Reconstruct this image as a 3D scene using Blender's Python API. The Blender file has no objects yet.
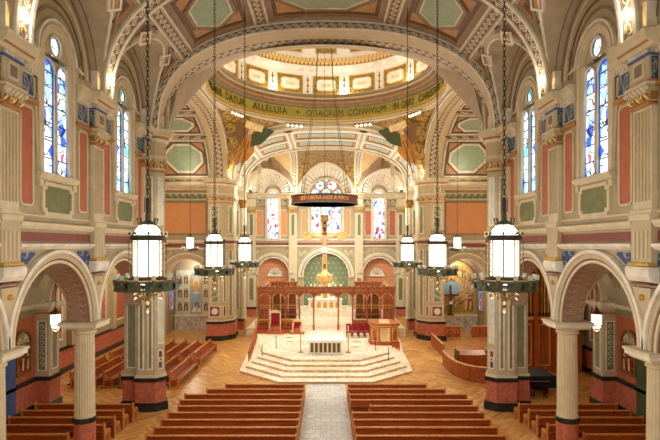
import bpy, bmesh, math, random
from mathutils import Vector, Matrix
PI=math.pi
sin,cos,sqrt=math.sin,math.cos,math.sqrt
random.seed(7)
COL=bpy.context.scene.collection
# ------------------------------------------------------------------ materials
def lin(c):
    r=[]
    for x in c[:3]:
        x=x/255.0
        r.append(x/12.92 if x<=0.04045 else ((x+0.055)/1.055)**2.4)
    return (r[0],r[1],r[2],1.0)
class NT:
    def __init__(s,name):
        s.m=bpy.data.materials.new(name); s.m.use_nodes=True
        s.t=s.m.node_tree; s.t.nodes.clear()
        s.out=s.t.nodes.new('ShaderNodeOutputMaterial')
        s.b=s.t.nodes.new('ShaderNodeBsdfPrincipled')
        s.t.links.new(s.b.outputs[0],s.out.inputs[0])
    def n(s,typ,**kw):
        x=s.t.nodes.new(typ)
        for k,v in kw.items(): setattr(x,k,v)
        return x
    def put(s,a,sock):
        if a is None: return
        if isinstance(a,bpy.types.NodeSocket): s.t.links.new(a,sock)
        else: sock.default_value=a
    def math(s,op,a,b=None,c=None):
        x=s.n('ShaderNodeMath',operation=op)
        s.put(a,x.inputs[0]); s.put(b,x.inputs[1]); s.put(c,x.inputs[2])
        return x.outputs[0]
    def mix(s,f,a,b):
        x=s.n('ShaderNodeMix',data_type='RGBA')
        s.put(f,x.inputs[0]); s.put(a,x.inputs[6]); s.put(b,x.inputs[7])
        return x.outputs[2]
    def coord(s,which='Object'):
        return s.n('ShaderNodeTexCoord').outputs[which]
    def sep(s,v):
        x=s.n('ShaderNodeSeparateXYZ'); s.t.links.new(v,x.inputs[0]); return x.outputs
    def comb(s,a,b,c=0.0):
        x=s.n('ShaderNodeCombineXYZ'); s.put(a,x.inputs[0]); s.put(b,x.inputs[1]); s.put(c,x.inputs[2]); return x.outputs[0]
    def noise(s,v,scale,detail=3,out=0,dist=0.0):
        x=s.n('ShaderNodeTexNoise'); s.put(v,x.inputs['Vector']); x.inputs['Scale'].default_value=scale
        x.inputs['Detail'].default_value=detail; x.inputs['Distortion'].default_value=dist
        return x.outputs[out]
    def ramp(s,f,stops,interp='LINEAR'):
        x=s.n('ShaderNodeValToRGB'); s.put(f,x.inputs[0]); r=x.color_ramp; r.interpolation=interp
        while len(r.elements)<len(stops): r.elements.new(0.5)
        for e,(p,c) in zip(r.elements,stops): e.position=p; e.color=lin(c)
        return x.outputs[0]
    def base(s,c,rough=0.6,metal=0.0,emit=None,es=0.0):
        s.put(c,s.b.inputs['Base Color']); s.put(rough,s.b.inputs['Roughness']); s.put(metal,s.b.inputs['Metallic'])
        if emit is not None:
            s.put(emit,s.b.inputs['Emission Color']); s.put(es,s.b.inputs['Emission Strength'])
        return s.m
    def bump(s,h,strength=0.3,dist=0.02):
        x=s.n('ShaderNodeBump'); x.inputs['Strength'].default_value=strength; x.inputs['Distance'].default_value=dist
        s.put(h,x.inputs['Height']); s.t.links.new(x.outputs[0],s.b.inputs['Normal'])
M={}
def plain(name,c,rough=0.6,metal=0.0,var=0.10,scale=2.5):
    t=NT(name); co=t.coord()
    d=tuple(max(0,x*(1-var)) for x in c); l=tuple(min(255,x*(1+var*0.5)) for x in c)
    f=t.noise(co,scale,4)
    M[name]=t.base(t.ramp(f,[(0.3,d),(0.7,l)]),rough,metal); return M[name]
def glow(name,c,e,s):
    t=NT(name); M[name]=t.base(lin(c),0.5,0,lin(e),s); return M[name]
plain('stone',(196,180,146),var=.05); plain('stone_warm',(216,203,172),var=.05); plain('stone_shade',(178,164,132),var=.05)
plain('molding_light',(232,226,212)); plain('vault_plaster',(196,180,156),var=.07)
plain('taupe',(142,124,102)); plain('taupe_dark',(98,82,62)); plain('brown_line',(120,84,52)); plain('orange_line',(184,128,72))
plain('pink',(190,106,76),var=.08); plain('pink_marble',(196,112,90),.3,var=.18,scale=6); plain('orange',(216,152,98),var=.03)
plain('red_band',(138,72,60)); plain('green',(124,130,84)); plain('sage',(142,146,112)); plain('vault_green',(158,178,152),var=.06)
plain('vault_orange',(190,146,98)); plain('black_marble',(40,46,42),.25,var=.4,scale=9)
plain('gold',(214,168,70),.35,.6); plain('gold_paint',(206,164,60),.5,.15); plain('gold_bright',(244,204,124),.45); plain('pale_teal',(176,190,176)); plain('gold_dark',(140,100,36),.5,.2)
plain('olive',(158,144,44)); plain('verdigris',(78,90,72),.45,.35,var=.3,scale=12); plain('bronze',(120,96,60),.4,.7)
plain('chain_metal',(58,60,54),.5,.6); plain('white',(240,236,226),.5,var=.03); plain('linen',(250,248,242),.8,var=.02)
plain('red_cloth',(150,20,30),.85,var=.2,scale=8); plain('black_gloss',(14,16,18),.12,var=.1)
plain('black_cloth',(20,22,28),.7,var=.3,scale=4); plain('crown_red',(104,44,38)); plain('brass',(206,160,72),.3,.85); plain('iron',(70,66,58),.5,.5); plain('skin',(226,180,140)); plain('blue_paint',(66,96,158))
plain('dark_void',(60,48,36)); plain('robe_orange',(200,140,62)); plain('robe_green',(70,84,50)); plain('wing_brown',(120,84,36))
plain('cream_scroll',(236,214,160)); plain('sky_blue',(150,190,206)); plain('teal',(90,140,130)); plain('blue_light_tint',(70,110,170),.4,.3)
plain('grey_marble',(206,200,190),.3,var=.25,scale=4)

def scroll(name,bg,fg,period=0.45,thick=0.09):
    """vine ornament on a band: u in metres along, v 0..1 across"""
    t=NT(name); u,v,_=t.sep(t.coord('UV'))
    a=t.math('FRACT',t.math('DIVIDE',u,period)); x=t.math('SUBTRACT',a,0.5); y=t.math('SUBTRACT',t.math('FRACT',t.math('MULTIPLY',v,.9999)),0.5)
    r=t.math('SQRT',t.math('ADD',t.math('MULTIPLY',x,x),t.math('MULTIPLY',y,y)))
    ang=t.math('ARCTAN2',y,x)
    spiral=t.math('SINE',t.math('ADD',t.math('MULTIPLY',r,26.0),t.math('MULTIPLY',ang,2.0)))
    f1=t.math('GREATER_THAN',spiral,0.15)
    inside=t.math('LESS_THAN',r,0.42)
    wave=t.math('ABSOLUTE',t.math('SUBTRACT',y,t.math('MULTIPLY',0.3,t.math('SINE',t.math('MULTIPLY',u,2*PI/period)))))
    f2=t.math('LESS_THAN',wave,thick)
    f=t.math('MAXIMUM',t.math('MULTIPLY',f1,inside),f2)
    edge=t.math('LESS_THAN',t.math('ABSOLUTE',y),0.44)
    f=t.math('MULTIPLY',f,edge)
    n=t.noise(t.coord(),3.0)
    c=t.mix(f,lin(bg),lin(fg)); 
    t.bump(f,.4,.02)
    M[name]=t.base(c,.6); return M[name]
scroll('scroll_band',(112,94,72),(222,210,186)); scroll('scroll_panel_blue',(44,70,128),(142,150,142),.5)
scroll('scroll_green',(104,116,88),(196,188,150),.6); scroll('scroll_soffit',(148,116,98),(172,142,120),.3)
scroll('scroll_spandrel',(150,146,118),(206,192,158),.7); scroll('gold_scroll',(150,104,40),(236,208,140),.4)
scroll('bead_band',(110,84,50),(226,206,160),.22,.2)
def damask(name,bg,fg,s=0.45,r0=.2):
    t=NT(name); u,v,_=t.sep(t.coord('UV'))
    a=t.math('DIVIDE',u,s); b=t.math('DIVIDE',v,s)
    row=t.math('FLOOR',b); sh=t.math('MULTIPLY',t.math('MODULO',row,2.0),0.5)
    x=t.math('SUBTRACT',t.math('FRACT',t.math('ADD',a,sh)),0.5); y=t.math('SUBTRACT',t.math('FRACT',b),0.5)
    r=t.math('SQRT',t.math('ADD',t.math('MULTIPLY',x,x),t.math('MULTIPLY',y,y)))
    pet=t.math('ADD',r0,t.math('MULTIPLY',.07,t.math('COSINE',t.math('MULTIPLY',t.math('ARCTAN2',y,x),4.0))))
    f=t.math('LESS_THAN',r,pet)
    M[name]=t.base(t.mix(f,lin(bg),lin(fg)),.55); return M[name]
damask('damask_orange',(206,142,104),(224,176,110),.42,.16); damask('damask_green',(112,126,98),(190,178,110),.6,.13)
damask('damask_pink',(196,120,98),(214,164,132),.35,.16); damask('damask_taupe',(160,132,118),(196,176,150),.28,.22)
def wood(name,dark,light,rough=.35,sc=1.0,axis=0):
    t=NT(name); o=t.coord(); x,y,z=t.sep(o)
    s=[6,6,6]; s[axis]=.6
    v=t.comb(t.math('MULTIPLY',x,s[0]*sc),t.math('MULTIPLY',y,s[1]*sc),t.math('MULTIPLY',z,s[2]*sc))
    f=t.noise(v,1.5,5,dist=.6)
    M[name]=t.base(t.ramp(f,[(.25,dark),(.55,light),(.8,tuple(min(255,q*1.12) for q in light))]),rough); return M[name]
wood('pew_wood',(108,46,18),(166,82,36)); wood('pew_end',(150,84,36),(206,136,66),axis=2); wood('screen_wood',(120,60,32),(178,98,56),axis=2)
wood('light_wood',(196,140,78),(232,186,122)); wood('organ_wood',(130,62,22),(186,96,38),axis=2); wood('dark_wood',(70,36,18),(110,60,30))
# floors
def floor_wood():
    t=NT('wood_floor'); co=t.coord(); x,y,z=t.sep(co)
    # herringbone strips: alternate bands with the boards turned
    k=1.1; band=t.math('MODULO',t.math('FLOOR',t.math('DIVIDE',t.math('ADD',x,60.0),k)),2.0)
    d1=t.comb(t.math('ADD',x,y),t.math('SUBTRACT',y,x)); d2=t.comb(t.math('SUBTRACT',y,x),t.math('ADD',x,y))
    mx=t.n('ShaderNodeMix',data_type='VECTOR'); t.put(band,mx.inputs[0]); t.put(d1,mx.inputs[4]); t.put(d2,mx.inputs[5])
    b=t.n('ShaderNodeTexBrick'); t.put(mx.outputs[1],b.inputs['Vector'])
    b.inputs['Color1'].default_value=lin((238,190,118)); b.inputs['Color2'].default_value=lin((178,120,60)); b.inputs['Mortar'].default_value=lin((140,98,56))
    b.inputs['Scale'].default_value=1.0; b.inputs['Mortar Size'].default_value=.008; b.inputs['Brick Width'].default_value=1.5; b.inputs['Row Height'].default_value=.24
    n=t.noise(co,1.2,4); c=t.mix(t.math('MULTIPLY',n,.35),b.outputs[0],lin((218,164,94)))
    M['wood_floor']=t.base(c,.28)
floor_wood()
def marble_floor(name,c1,c2,vein,w=.6,h=.6,grout=(170,150,120)):
    t=NT(name); co=t.coord()
    b=t.n('ShaderNodeTexBrick'); t.put(co,b.inputs['Vector']); b.offset=.5
    b.inputs['Color1'].default_value=lin(c1); b.inputs['Color2'].default_value=lin(c2); b.inputs['Mortar'].default_value=lin(grout)
    b.inputs['Scale'].default_value=1.0; b.inputs['Mortar Size'].default_value=.012; b.inputs['Brick Width'].default_value=w; b.inputs['Row Height'].default_value=h
    n=t.noise(co,1.6,6,dist=1.5); f=t.math('LESS_THAN',t.math('ABSOLUTE',t.math('SUBTRACT',n,.5)),.035)
    M[name]=t.base(t.mix(t.math('MULTIPLY',f,.5),b.outputs[0],lin(vein)),.45)
marble_floor('marble_steps',(250,246,232),(240,230,204),(200,150,90),1.5,1.1,(214,190,150)); marble_floor('marble_aisle',(214,214,210),(196,196,194),(150,150,150),.5,.5,(150,148,140))
marble_floor('marble_riser',(232,206,164),(222,194,150),(180,130,80),.9,.9)
# stained glass, lit by daylight from outside
def glass(name,stops,scale,strength,seed):
    t=NT(name); uv=t.coord('UV'); u,v,_=t.sep(uv)
    vec=t.comb(u,t.math('MULTIPLY',v,.7),float(seed))
    vo=t.n('ShaderNodeTexVoronoi',feature='F1'); t.put(vec,vo.inputs['Vector']); vo.inputs['Scale'].default_value=scale
    r,g,b=t.sep(vo.outputs['Color'])
    big=t.noise(vec,.9,1)
    f=t.math('ADD',t.math('MULTIPLY',r,.55),t.math('MULTIPLY',big,.55))
    c=t.ramp(f,stops,'CONSTANT')
    ve=t.n('ShaderNodeTexVoronoi',feature='DISTANCE_TO_EDGE'); t.put(vec,ve.inputs['Vector']); ve.inputs['Scale'].default_value=scale
    lead=t.math('GREATER_THAN',ve.outputs['Distance'],.035)
    c2=t.mix(lead,lin((30,34,44)),c)
    M[name]=t.base(c2,.3,0,c2,strength)
W=(226,238,255);B=(60,96,220);LB=(150,190,250);R=(170,30,50);G=(30,130,110);Y=(230,190,90);D=(40,46,110)
glass('nave_glass_purple',[(0,D),(.27,B),(.33,LB),(.40,W),(.62,(200,216,250)),(.70,LB),(.76,W),(.84,(200,90,100)),(.87,B),(.92,D)],3.4,1.25,1)
glass('nave_glass_aqua',[(0,G),(.24,B),(.30,(120,210,240)),(.38,W),(.60,(180,226,240)),(.70,(120,200,226)),(.78,W),(.88,(190,90,90)),(.91,B)],3.4,1.25,4)
glass('apse_glass',[(0,D),(.24,B),(.31,LB),(.40,W),(.56,(200,220,250)),(.62,LB),(.68,R),(.74,W),(.82,B),(.88,G),(.93,Y)],3.2,1.4,9)
glass('chapel_glass',[(0,D),(.35,B),(.5,LB),(.62,D),(.74,R),(.85,W)],3.0,.9,13)
def noisy(name,stops,scale,dist=1.0,rough=.6,det=4):
    t=NT(name); f=t.noise(t.coord(),scale,det,dist=dist); M[name]=t.base(t.ramp(f,stops),rough)
noisy('mosaic_gold',[(.3,(92,72,26)),(.45,(150,118,46)),(.55,(206,166,90)),(.7,(120,96,40))],1.3,2.0)
noisy('mosaic_dark',[(.3,(70,60,24)),(.48,(128,100,40)),(.6,(176,136,66)),(.75,(90,80,34))],1.6,2.0)
noisy('tan_gold',[(.3,(196,154,84)),(.7,(214,176,106))],1.5,.5)
noisy('wreath',[(.35,(70,84,30)),(.5,(140,120,40)),(.58,(200,150,60)),(.7,(90,60,30))],6,1.0)
noisy('mural_gold',[(.3,(96,70,30)),(.44,(170,130,60)),(.56,(216,190,130)),(.68,(140,90,44)),(.8,(90,110,100))],1.2,1.6)
noisy('painting_dark',[(.3,(40,26,16)),(.5,(110,62,30)),(.62,(190,120,70)),(.75,(60,80,60))],5,1.0)
noisy('pale_lattice',[(.3,(190,196,178)),(.7,(224,224,206))],3)
glow('lamp_glass',(255,250,235),(255,246,226),2.8); glow('bulb',(255,240,210),(255,226,170),14.0); glow('candle_flame',(255,220,150),(255,200,110),8.0)

# ------------------------------------------------------------------ mesh builder
class MB:
    def __init__(s): s.v=[]; s.f=[]; s.mi=[]; s.uv=[]; s.mats=[]
    def mid(s,m):
        if m not in s.mats: s.mats.append(m)
        return s.mats.index(m)
    def add(s,vs,fs,m,uvs=None):
        o=len(s.v); s.v+= [tuple(v) for v in vs]; k=s.mid(m)
        for i,f in enumerate(fs):
            s.f.append([o+j for j in f]); s.mi.append(k)
            s.uv.append([uvs[j] for j in f] if uvs else None)
    def box(s,x0,x1,y0,y1,z0,z1,m):
        x0,x1=min(x0,x1),max(x0,x1); y0,y1=min(y0,y1),max(y0,y1)
        v=[(x0,y0,z0),(x1,y0,z0),(x1,y1,z0),(x0,y1,z0),(x0,y0,z1),(x1,y0,z1),(x1,y1,z1),(x0,y1,z1)]
        s.add(v,[(0,3,2,1),(4,5,6,7),(0,1,5,4),(1,2,6,5),(2,3,7,6),(3,0,4,7)],m)
    def prism(s,poly,z0,z1,m,poly2=None):
        n=len(poly); q=poly2 or poly
        v=[(p[0],p[1],z0) for p in poly]+[(p[0],p[1],z1) for p in q]
        f=[tuple(range(n))[::-1],tuple(range(n,2*n))]+[(i,(i+1)%n,n+(i+1)%n,n+i) for i in range(n)]
        s.add(v,f,m)
    def extr(s,poly,mapf,w0,w1,m):
        """closed solid: polygon (a,b) through mapf(a,b,w)"""
        n=len(poly); v=[mapf(p[0],p[1],w0) for p in poly]+[mapf(p[0],p[1],w1) for p in poly]
        f=[tuple(range(n))[::-1],tuple(range(n,2*n))]+[(i,(i+1)%n,n+(i+1)%n,n+i) for i in range(n)]
        s.add(v,f,m)
    def lathe(s,prof,c,m,seg=24,rot=None):
        vs=[];n=len(prof)
        for i in range(seg):
            a=2*PI*i/seg
            for r,z in prof:
                p=Vector((r*cos(a),r*sin(a),z))
                if rot: p=rot@p
                vs.append((c[0]+p[0],c[1]+p[1],c[2]+p[2]))
        fs=[]
        for i in range(seg):
            j=(i+1)%seg
            for k in range(n-1): fs.append((i*n+k,j*n+k,j*n+k+1,i*n+k+1))
        if prof[0][0]>1e-6: fs.append(tuple(i*n for i in range(seg))[::-1])
        if prof[-1][0]>1e-6: fs.append(tuple(i*n+n-1 for i in range(seg)))
        s.add(vs,fs,m)
    def tube(s,path,r,m,seg=6,closed=False):
        P=[Vector(p) for p in path]; n=len(P); vs=[]
        for i,p in enumerate(P):
            a=P[i-1] if (i>0 or closed) else p; b=P[(i+1)%n] if (i<n-1 or closed) else p
            t=(b-a).normalized(); up=Vector((0,0,1)) if abs(t.z)<.9 else Vector((1,0,0))
            u=t.cross(up).normalized(); w=t.cross(u)
            rr=r[i] if isinstance(r,(list,tuple)) else r
            for k in range(seg): 
                q=2*PI*k/seg; vs.append(tuple(p+u*rr*cos(q)+w*rr*sin(q)))
        fs=[]
        for i in range(n if closed else n-1):
            j=(i+1)%n
            for k in range(seg):
                l=(k+1)%seg; fs.append((i*seg+k,i*seg+l,j*seg+l,j*seg+k))
        if not closed: fs+= [tuple(range(seg))[::-1],tuple(range((n-1)*seg,n*seg))]
        s.add(vs,fs,m)
    def grid(s,F,nu,nv,m,uvf=None):
        vs=[];uv=[]
        for i in range(nu+1):
            for j in range(nv+1):
                vs.append(tuple(F(i/nu,j/nv))); uv.append(uvf(i/nu,j/nv) if uvf else (i/nu,j/nv))
        fs=[(i*(nv+1)+j,(i+1)*(nv+1)+j,(i+1)*(nv+1)+j+1,i*(nv+1)+j+1) for i in range(nu) for j in range(nv)]
        s.add(vs,fs,m,uv)
    def sphere(s,c,r,m,seg=12,ring=8,sc=(1,1,1)):
        vs=[(c[0],c[1],c[2]-r*sc[2])]
        for j in range(1,ring):
            b=-PI/2+PI*j/ring
            for i in range(seg):
                a=2*PI*i/seg; vs.append((c[0]+r*sc[0]*cos(b)*cos(a),c[1]+r*sc[1]*cos(b)*sin(a),c[2]+r*sc[2]*sin(b)))
        vs.append((c[0],c[1],c[2]+r*sc[2])); L=len(vs)-1
        fs=[(0,1+(i+1)%seg,1+i) for i in range(seg)]
        for j in range(ring-2):
            for i in range(seg):
                a=1+j*seg+i;b=1+j*seg+(i+1)%seg; fs.append((a,b,b+seg,a+seg))
        o=1+(ring-2)*seg
        fs+=[(L,o+i,o+(i+1)%seg) for i in range(seg)]
        s.add(vs,fs,m)
    # ---- decoration on a mapped surface F(u,v,w)
    def fbox(s,F,u0,u1,v0,v1,w0,w1,m,nu=1,nv=1):
        g=[];uv=[]
        for i in range(nu+1):
            for j in range(nv+1):
                a=u0+(u1-u0)*i/nu;b=v0+(v1-v0)*j/nv; g.append(F(a,b,w1)); uv.append((a,b))
        s.add(g,[(i*(nv+1)+j,(i+1)*(nv+1)+j,(i+1)*(nv+1)+j+1,i*(nv+1)+j+1) for i in range(nu) for j in range(nv)],m,uv)
        edge=[(u0+(u1-u0)*i/nu,v0) for i in range(nu)]+[(u1,v0+(v1-v0)*j/nv) for j in range(nv)]+[(u1-(u1-u0)*i/nu,v1) for i in range(nu)]+[(u0,v1-(v1-v0)*j/nv) for j in range(nv)]
        n=len(edge); vs=[F(a,b,w0) for a,b in edge]+[F(a,b,w1) for a,b in edge]
        s.add(vs,[(i,(i+1)%n,n+(i+1)%n,n+i) for i in range(n)],m)
    def fband(s,F,path,o0,o1,w0,w1,m,closed=False,sub=0):
        """ribbon between side offsets o0 and o1 (positive = left of travel)"""
        if sub: path=dens(path,sub,closed)
        A=offs(path,o0,closed);Bp=offs(path,o1,closed); n=len(path); L=[0]
        for i in range(1,n+1):
            a=path[i-1];b=path[i%n]; L.append(L[-1]+math.hypot(b[0]-a[0],b[1]-a[1]))
        idx=list(range(n))+([0] if closed else [])
        vs=[];uv=[]
        for k,i in enumerate(idx):
            vs+= [F(*A[i],w0),F(*A[i],w1),F(*Bp[i],w1),F(*Bp[i],w0)]; uv+=[(L[k],0),(L[k],0),(L[k],1),(L[k],1)]
        fs=[]
        for k in range(len(idx)-1):
            a=4*k;b=4*k+4
            fs+=[(a,b,b+1,a+1),(a+1,b+1,b+2,a+2),(a+2,b+2,b+3,a+3)]
        if not closed: e=4*(len(idx)-1); fs+=[(0,1,2,3),(e+3,e+2,e+1,e)]
        s.add(vs,fs,m,uv)
    def ffill(s,F,pts,w,m,sub=.5,rings=3):
        P=dens(pts,sub,True); cx=sum(p[0] for p in P)/len(P); cy=sum(p[1] for p in P)/len(P); n=len(P)
        vs=[F(cx,cy,w)];uv=[(cx,cy)]
        for k in range(1,rings+1):
            for p in P:
                a=cx+(p[0]-cx)*k/rings;b=cy+(p[1]-cy)*k/rings; vs.append(F(a,b,w)); uv.append((a,b))
        fs=[(0,1+i,1+(i+1)%n) for i in range(n)]
        for k in range(rings-1):
            for i in range(n):
                a=1+k*n+i;b=1+k*n+(i+1)%n; fs.append((a,b,b+n,a+n))
        s.add(vs,fs,m,uv)
    def fprof(s,F,u0,u1,prof,m,nu=1):
        n=len(prof);vs=[];uv=[]
        for i in range(nu+1):
            u=u0+(u1-u0)*i/nu
            for k,(v,w) in enumerate(prof): vs.append(F(u,v,w)); uv.append((u,k/(n-1)))
        fs=[(i*n+k,(i+1)*n+k,(i+1)*n+k+1,i*n+k+1) for i in range(nu) for k in range(n-1)]
        fs+=[tuple(range(n)),tuple(range(nu*n,nu*n+n))[::-1]]
        s.add(vs,fs,m,uv)
    def build(s,name,parent=None,smooth=False,kind=None,recalc=False,loc=None):
        me=bpy.data.meshes.new(name); me.from_pydata([tuple(v) for v in s.v],[],s.f); 
        for m in s.mats: me.materials.append(M[m])
        me.polygons.foreach_set('material_index',s.mi)
        uvl=me.uv_layers.new(name='UVMap'); k=0; buf=[]
        for i,f in enumerate(s.f):
            u=s.uv[i]
            if u: 
                for q in u: buf+= [q[0],q[1]]
            else: buf+=[0.0,0.0]*len(f)
        uvl.data.foreach_set('uv',buf)
        if smooth: me.polygons.foreach_set('use_smooth',[True]*len(me.polygons))
        if recalc:
            b=bmesh.new(); b.from_mesh(me); bmesh.ops.recalc_face_normals(b,faces=b.faces); b.to_mesh(me); b.free()
        if smooth: me.set_sharp_from_angle(angle=math.radians(40))
        me.update()
        o=bpy.data.objects.new(name,me); COL.objects.link(o)
        if parent: o.parent=parent
        if kind: o['kind']=kind
        if loc: o.location=loc
        return o
def dens(path,d,closed):
    out=[];n=len(path)
    for i in range(n if closed else n-1):
        a=path[i];b=path[(i+1)%n];k=max(1,int(math.ceil(math.hypot(b[0]-a[0],b[1]-a[1])/d)))
        out+=[(a[0]+(b[0]-a[0])*j/k,a[1]+(b[1]-a[1])*j/k) for j in range(k)]
    if not closed: out.append(path[-1])
    return out
def offs(path,o,closed):
    n=len(path);out=[]
    for i,p in enumerate(path):
        a=path[i-1] if (i>0 or closed) else None; b=path[(i+1)%n] if (i<n-1 or closed) else None
        d=[]
        for q,r in ((a,p),(p,b)):
            if q is None or r is None: continue
            l=math.hypot(r[0]-q[0],r[1]-q[1]) or 1e-9; d.append((-(r[1]-q[1])/l,(r[0]-q[0])/l))
        if len(d)==1: nx,ny=d[0];k=1
        else:
            nx,ny=d[0][0]+d[1][0],d[0][1]+d[1][1]; l=math.hypot(nx,ny) or 1e-9; nx/=l;ny/=l
            k=1/max(.35,nx*d[0][0]+ny*d[0][1])
        out.append((p[0]+nx*o*k,p[1]+ny*o*k))
    return out
def area2(p): return sum(p[i][0]*p[(i+1)%len(p)][1]-p[(i+1)%len(p)][0]*p[i][1] for i in range(len(p)))
def grow(poly,o):
    """move a closed polygon outwards by o"""
    return offs(poly,-o if area2(poly)>0 else o,True)
def flat(p0,p1,nrm):
    """wall frame: u along p0->p1 (metres), v = height, w = out of the wall"""
    d=Vector((p1[0]-p0[0],p1[1]-p0[1],0)).normalized(); n=Vector((nrm[0],nrm[1],0)).normalized()
    def F(u,v,w=0.0): return (p0[0]+d.x*u+n.x*w,p0[1]+d.y*u+n.y*w,v)
    return F
def arc(uc,vc,r,a0=0,a1=180,n=24):
    return [(uc+r*cos(math.radians(a0+(a1-a0)*i/n)),vc+r*sin(math.radians(a0+(a1-a0)*i/n))) for i in range(n+1)]
def rect(u0,u1,v0,v1): return [(u0,v0),(u1,v0),(u1,v1),(u0,v1)]
def notch(u0,u1,v0,v1,c): return [(u0+c,v0),(u1-c,v0),(u1-c,v0+c),(u1,v0+c),(u1,v1-c),(u1-c,v1-c),(u1-c,v1),(u0+c,v1),(u0+c,v1-c),(u0,v1-c),(u0,v0+c),(u0+c,v0+c)]
def octo(u0,u1,v0,v1,c): return [(u0+c,v0),(u1-c,v0),(u1,v0+c),(u1,v1-c),(u1-c,v1),(u0+c,v1),(u0,v1-c),(u0,v0+c)]
def frame_fill(mb,F,pts,fw,w,mf,mi,sub=.6,wi=None):
    mb.fband(F,pts,0,fw,0,w,mf,closed=True,sub=sub)
    inner=offs(pts,fw*.9,True); mb.ffill(F,inner,(wi if wi is not None else w*.4),mi,sub=sub)
def wall_arch(mb,F,u0,u1,v0,v1,uc,r,vb,vs,depth,m,mr=None,n=24,back=False):
    """wall panel u0..u1 x v0..v1 with a round-headed opening (base vb, springing vs), reveal going back by depth"""
    mr=mr or m
    for w in ([0.0,-depth] if back else [0.0]):
        A=[(uc-r,v0 if vb<=v0 else vb)]+[(uc-r*cos(PI*i/n),vs+r*sin(PI*i/n)) for i in range(n+1)]+[(uc+r,v0 if vb<=v0 else vb)]
        q=lambda pts: mb.add([F(a,b,w) for a,b in pts],[tuple(range(len(pts)))],m,pts)
        q([(u0,v0),(uc-r,v0),(uc-r,vs),(u0,vs)]); q([(uc+r,v0),(u1,v0),(u1,vs),(uc+r,vs)])
        if vb>v0: q([(uc-r,v0),(uc+r,v0),(uc+r,vb),(uc-r,vb)])
        q([(u0,vs),(uc-r,vs),(uc-r,v1),(u0,v1)]); q([(uc+r,vs),(u1,vs),(u1,v1),(uc+r,v1)])
        for i in range(n):
            a=(uc-r*cos(PI*i/n),vs+r*sin(PI*i/n)); b=(uc-r*cos(PI*(i+1)/n),vs+r*sin(PI*(i+1)/n))
            q([a,b,(b[0],v1),(a[0],v1)])
    pts=A; L=0
    vs_=[];uv=[]
    for i,p in enumerate(pts):
        if i: L+=math.hypot(p[0]-pts[i-1][0],p[1]-pts[i-1][1])
        vs_+=[F(p[0],p[1],0),F(p[0],p[1],-depth)]; uv+=[(L,0),(L,depth)]
    mb.add(vs_,[(2*i,2*i+2,2*i+3,2*i+1) for i in range(len(pts)-1)],mr,uv)
    if vb>v0: mb.add([F(uc-r,vb,0),F(uc+r,vb,0),F(uc+r,vb,-depth),F(uc-r,vb,-depth)],[(0,1,2,3)],mr)
def empty(name,loc=(0,0,0),rz=0.0,label=None,cat=None,group=None,kind=None):
    o=bpy.data.objects.new(name,None); COL.objects.link(o); o.location=loc; o.rotation_euler=(0,0,rz); o.empty_display_size=.2
    tag(o,label,cat,group,kind); return o
def tag(o,label=None,cat=None,group=None,kind=None):
    if label: o['label']=label
    if cat: o['category']=cat
    if group: o['group']=group
    if kind: o['kind']=kind
    return o
def dup(root,loc,rz=None,label=None,group=None):
    r=root.copy(); COL.objects.link(r); r.location=loc
    if rz is not None: r.rotation_euler=(0,0,rz)
    if label: r['label']=label
    if group: r['group']=group
    for ch in list(root.children):
        c=ch.copy(); COL.objects.link(c); c.parent=r
        for g in list(ch.children):
            d=g.copy(); COL.objects.link(d); d.parent=c
    return r
SEP=lambda x,a,b,n:(x)  # unused
# profile curves: z above springing for a lateral distance, and an arc-length table
class Prof:
    def __init__(s,a,b,n,z0):
        s.a,s.b,s.n,s.z0=a,b,n,z0; N=400; pts=[]
        for i in range(N+1):
            t=PI/2*i/N; pts.append((a*sin(t)**(2/n),z0+b*(cos(t)**(2/n) if i<N else 0)))
        s.p=pts; s.L=[0]
        for i in range(N): s.L.append(s.L[-1]+math.hypot(pts[i+1][0]-pts[i][0],pts[i+1][1]-pts[i][1]))
        s.len=s.L[-1]
    def z(s,x):
        q=min(1,abs(x)/s.a); return s.z0+s.b*(1-q**s.n)**(1/s.n)
    def x(s,z):
        q=min(1,max(0,(z-s.z0)/s.b)); return s.a*(1-q**s.n)**(1/s.n)
    def at(s,u):
        """signed arc length from the crown -> lateral, z"""
        t=min(abs(u),s.len-1e-6); lo,hi=0,len(s.L)-1
        while hi-lo>1:
            mid=(lo+hi)//2
            if s.L[mid]<=t: lo=mid
            else: hi=mid
        k=(t-s.L[lo])/max(1e-9,s.L[hi]-s.L[lo]); a,b=s.p[lo],s.p[hi]
        return (math.copysign(a[0]+(b[0]-a[0])*k,u),a[1]+(b[1]-a[1])*k)
    def s_of_x(s,x):
        x=abs(x)
        for i in range(len(s.p)-1):
            if s.p[i+1][0]>=x:
                k=(x-s.p[i][0])/max(1e-9,s.p[i+1][0]-s.p[i][0]); return s.L[i]+k*(s.L[i+1]-s.L[i])
        return s.len
    def nrm(s,u):
        a=s.at(u-.02);b=s.at(u+.02); dx,dz=b[0]-a[0],b[1]-a[1]; l=math.hypot(dx,dz) or 1
        return (dz/l,-dx/l)  # points inwards/down for u increasing
# ------------------------------------------------------------------ camera: choir loft looking down the nave
H=8.5
cam=bpy.data.cameras.new('camera'); co=bpy.data.objects.new('camera',cam); COL.objects.link(co)
co.location=(0,0,H); co.rotation_euler=(PI/2,0,0); cam.sensor_width=36; cam.lens=500/660*36
cam.shift_x=4/660; cam.shift_y=25/660; cam.clip_end=300; bpy.context.scene.camera=co

PIER_Y=[8.7,14.3,19.9]; BAYS=[(8.7,14.3),(14.3,19.9),(19.9,25.6)]
NAVE=Prof(8.8,5.6,2.3,14.4); ARCHP=Prof(8.45,5.0,2.5,14.4)
CY=36.1; TRV=Prof(10.9,5.6,2.3,14.4)   # crossing centre, transept vault across Y
S_=('right','left')
def sname(s): return 'right' if s>0 else 'left'
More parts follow.
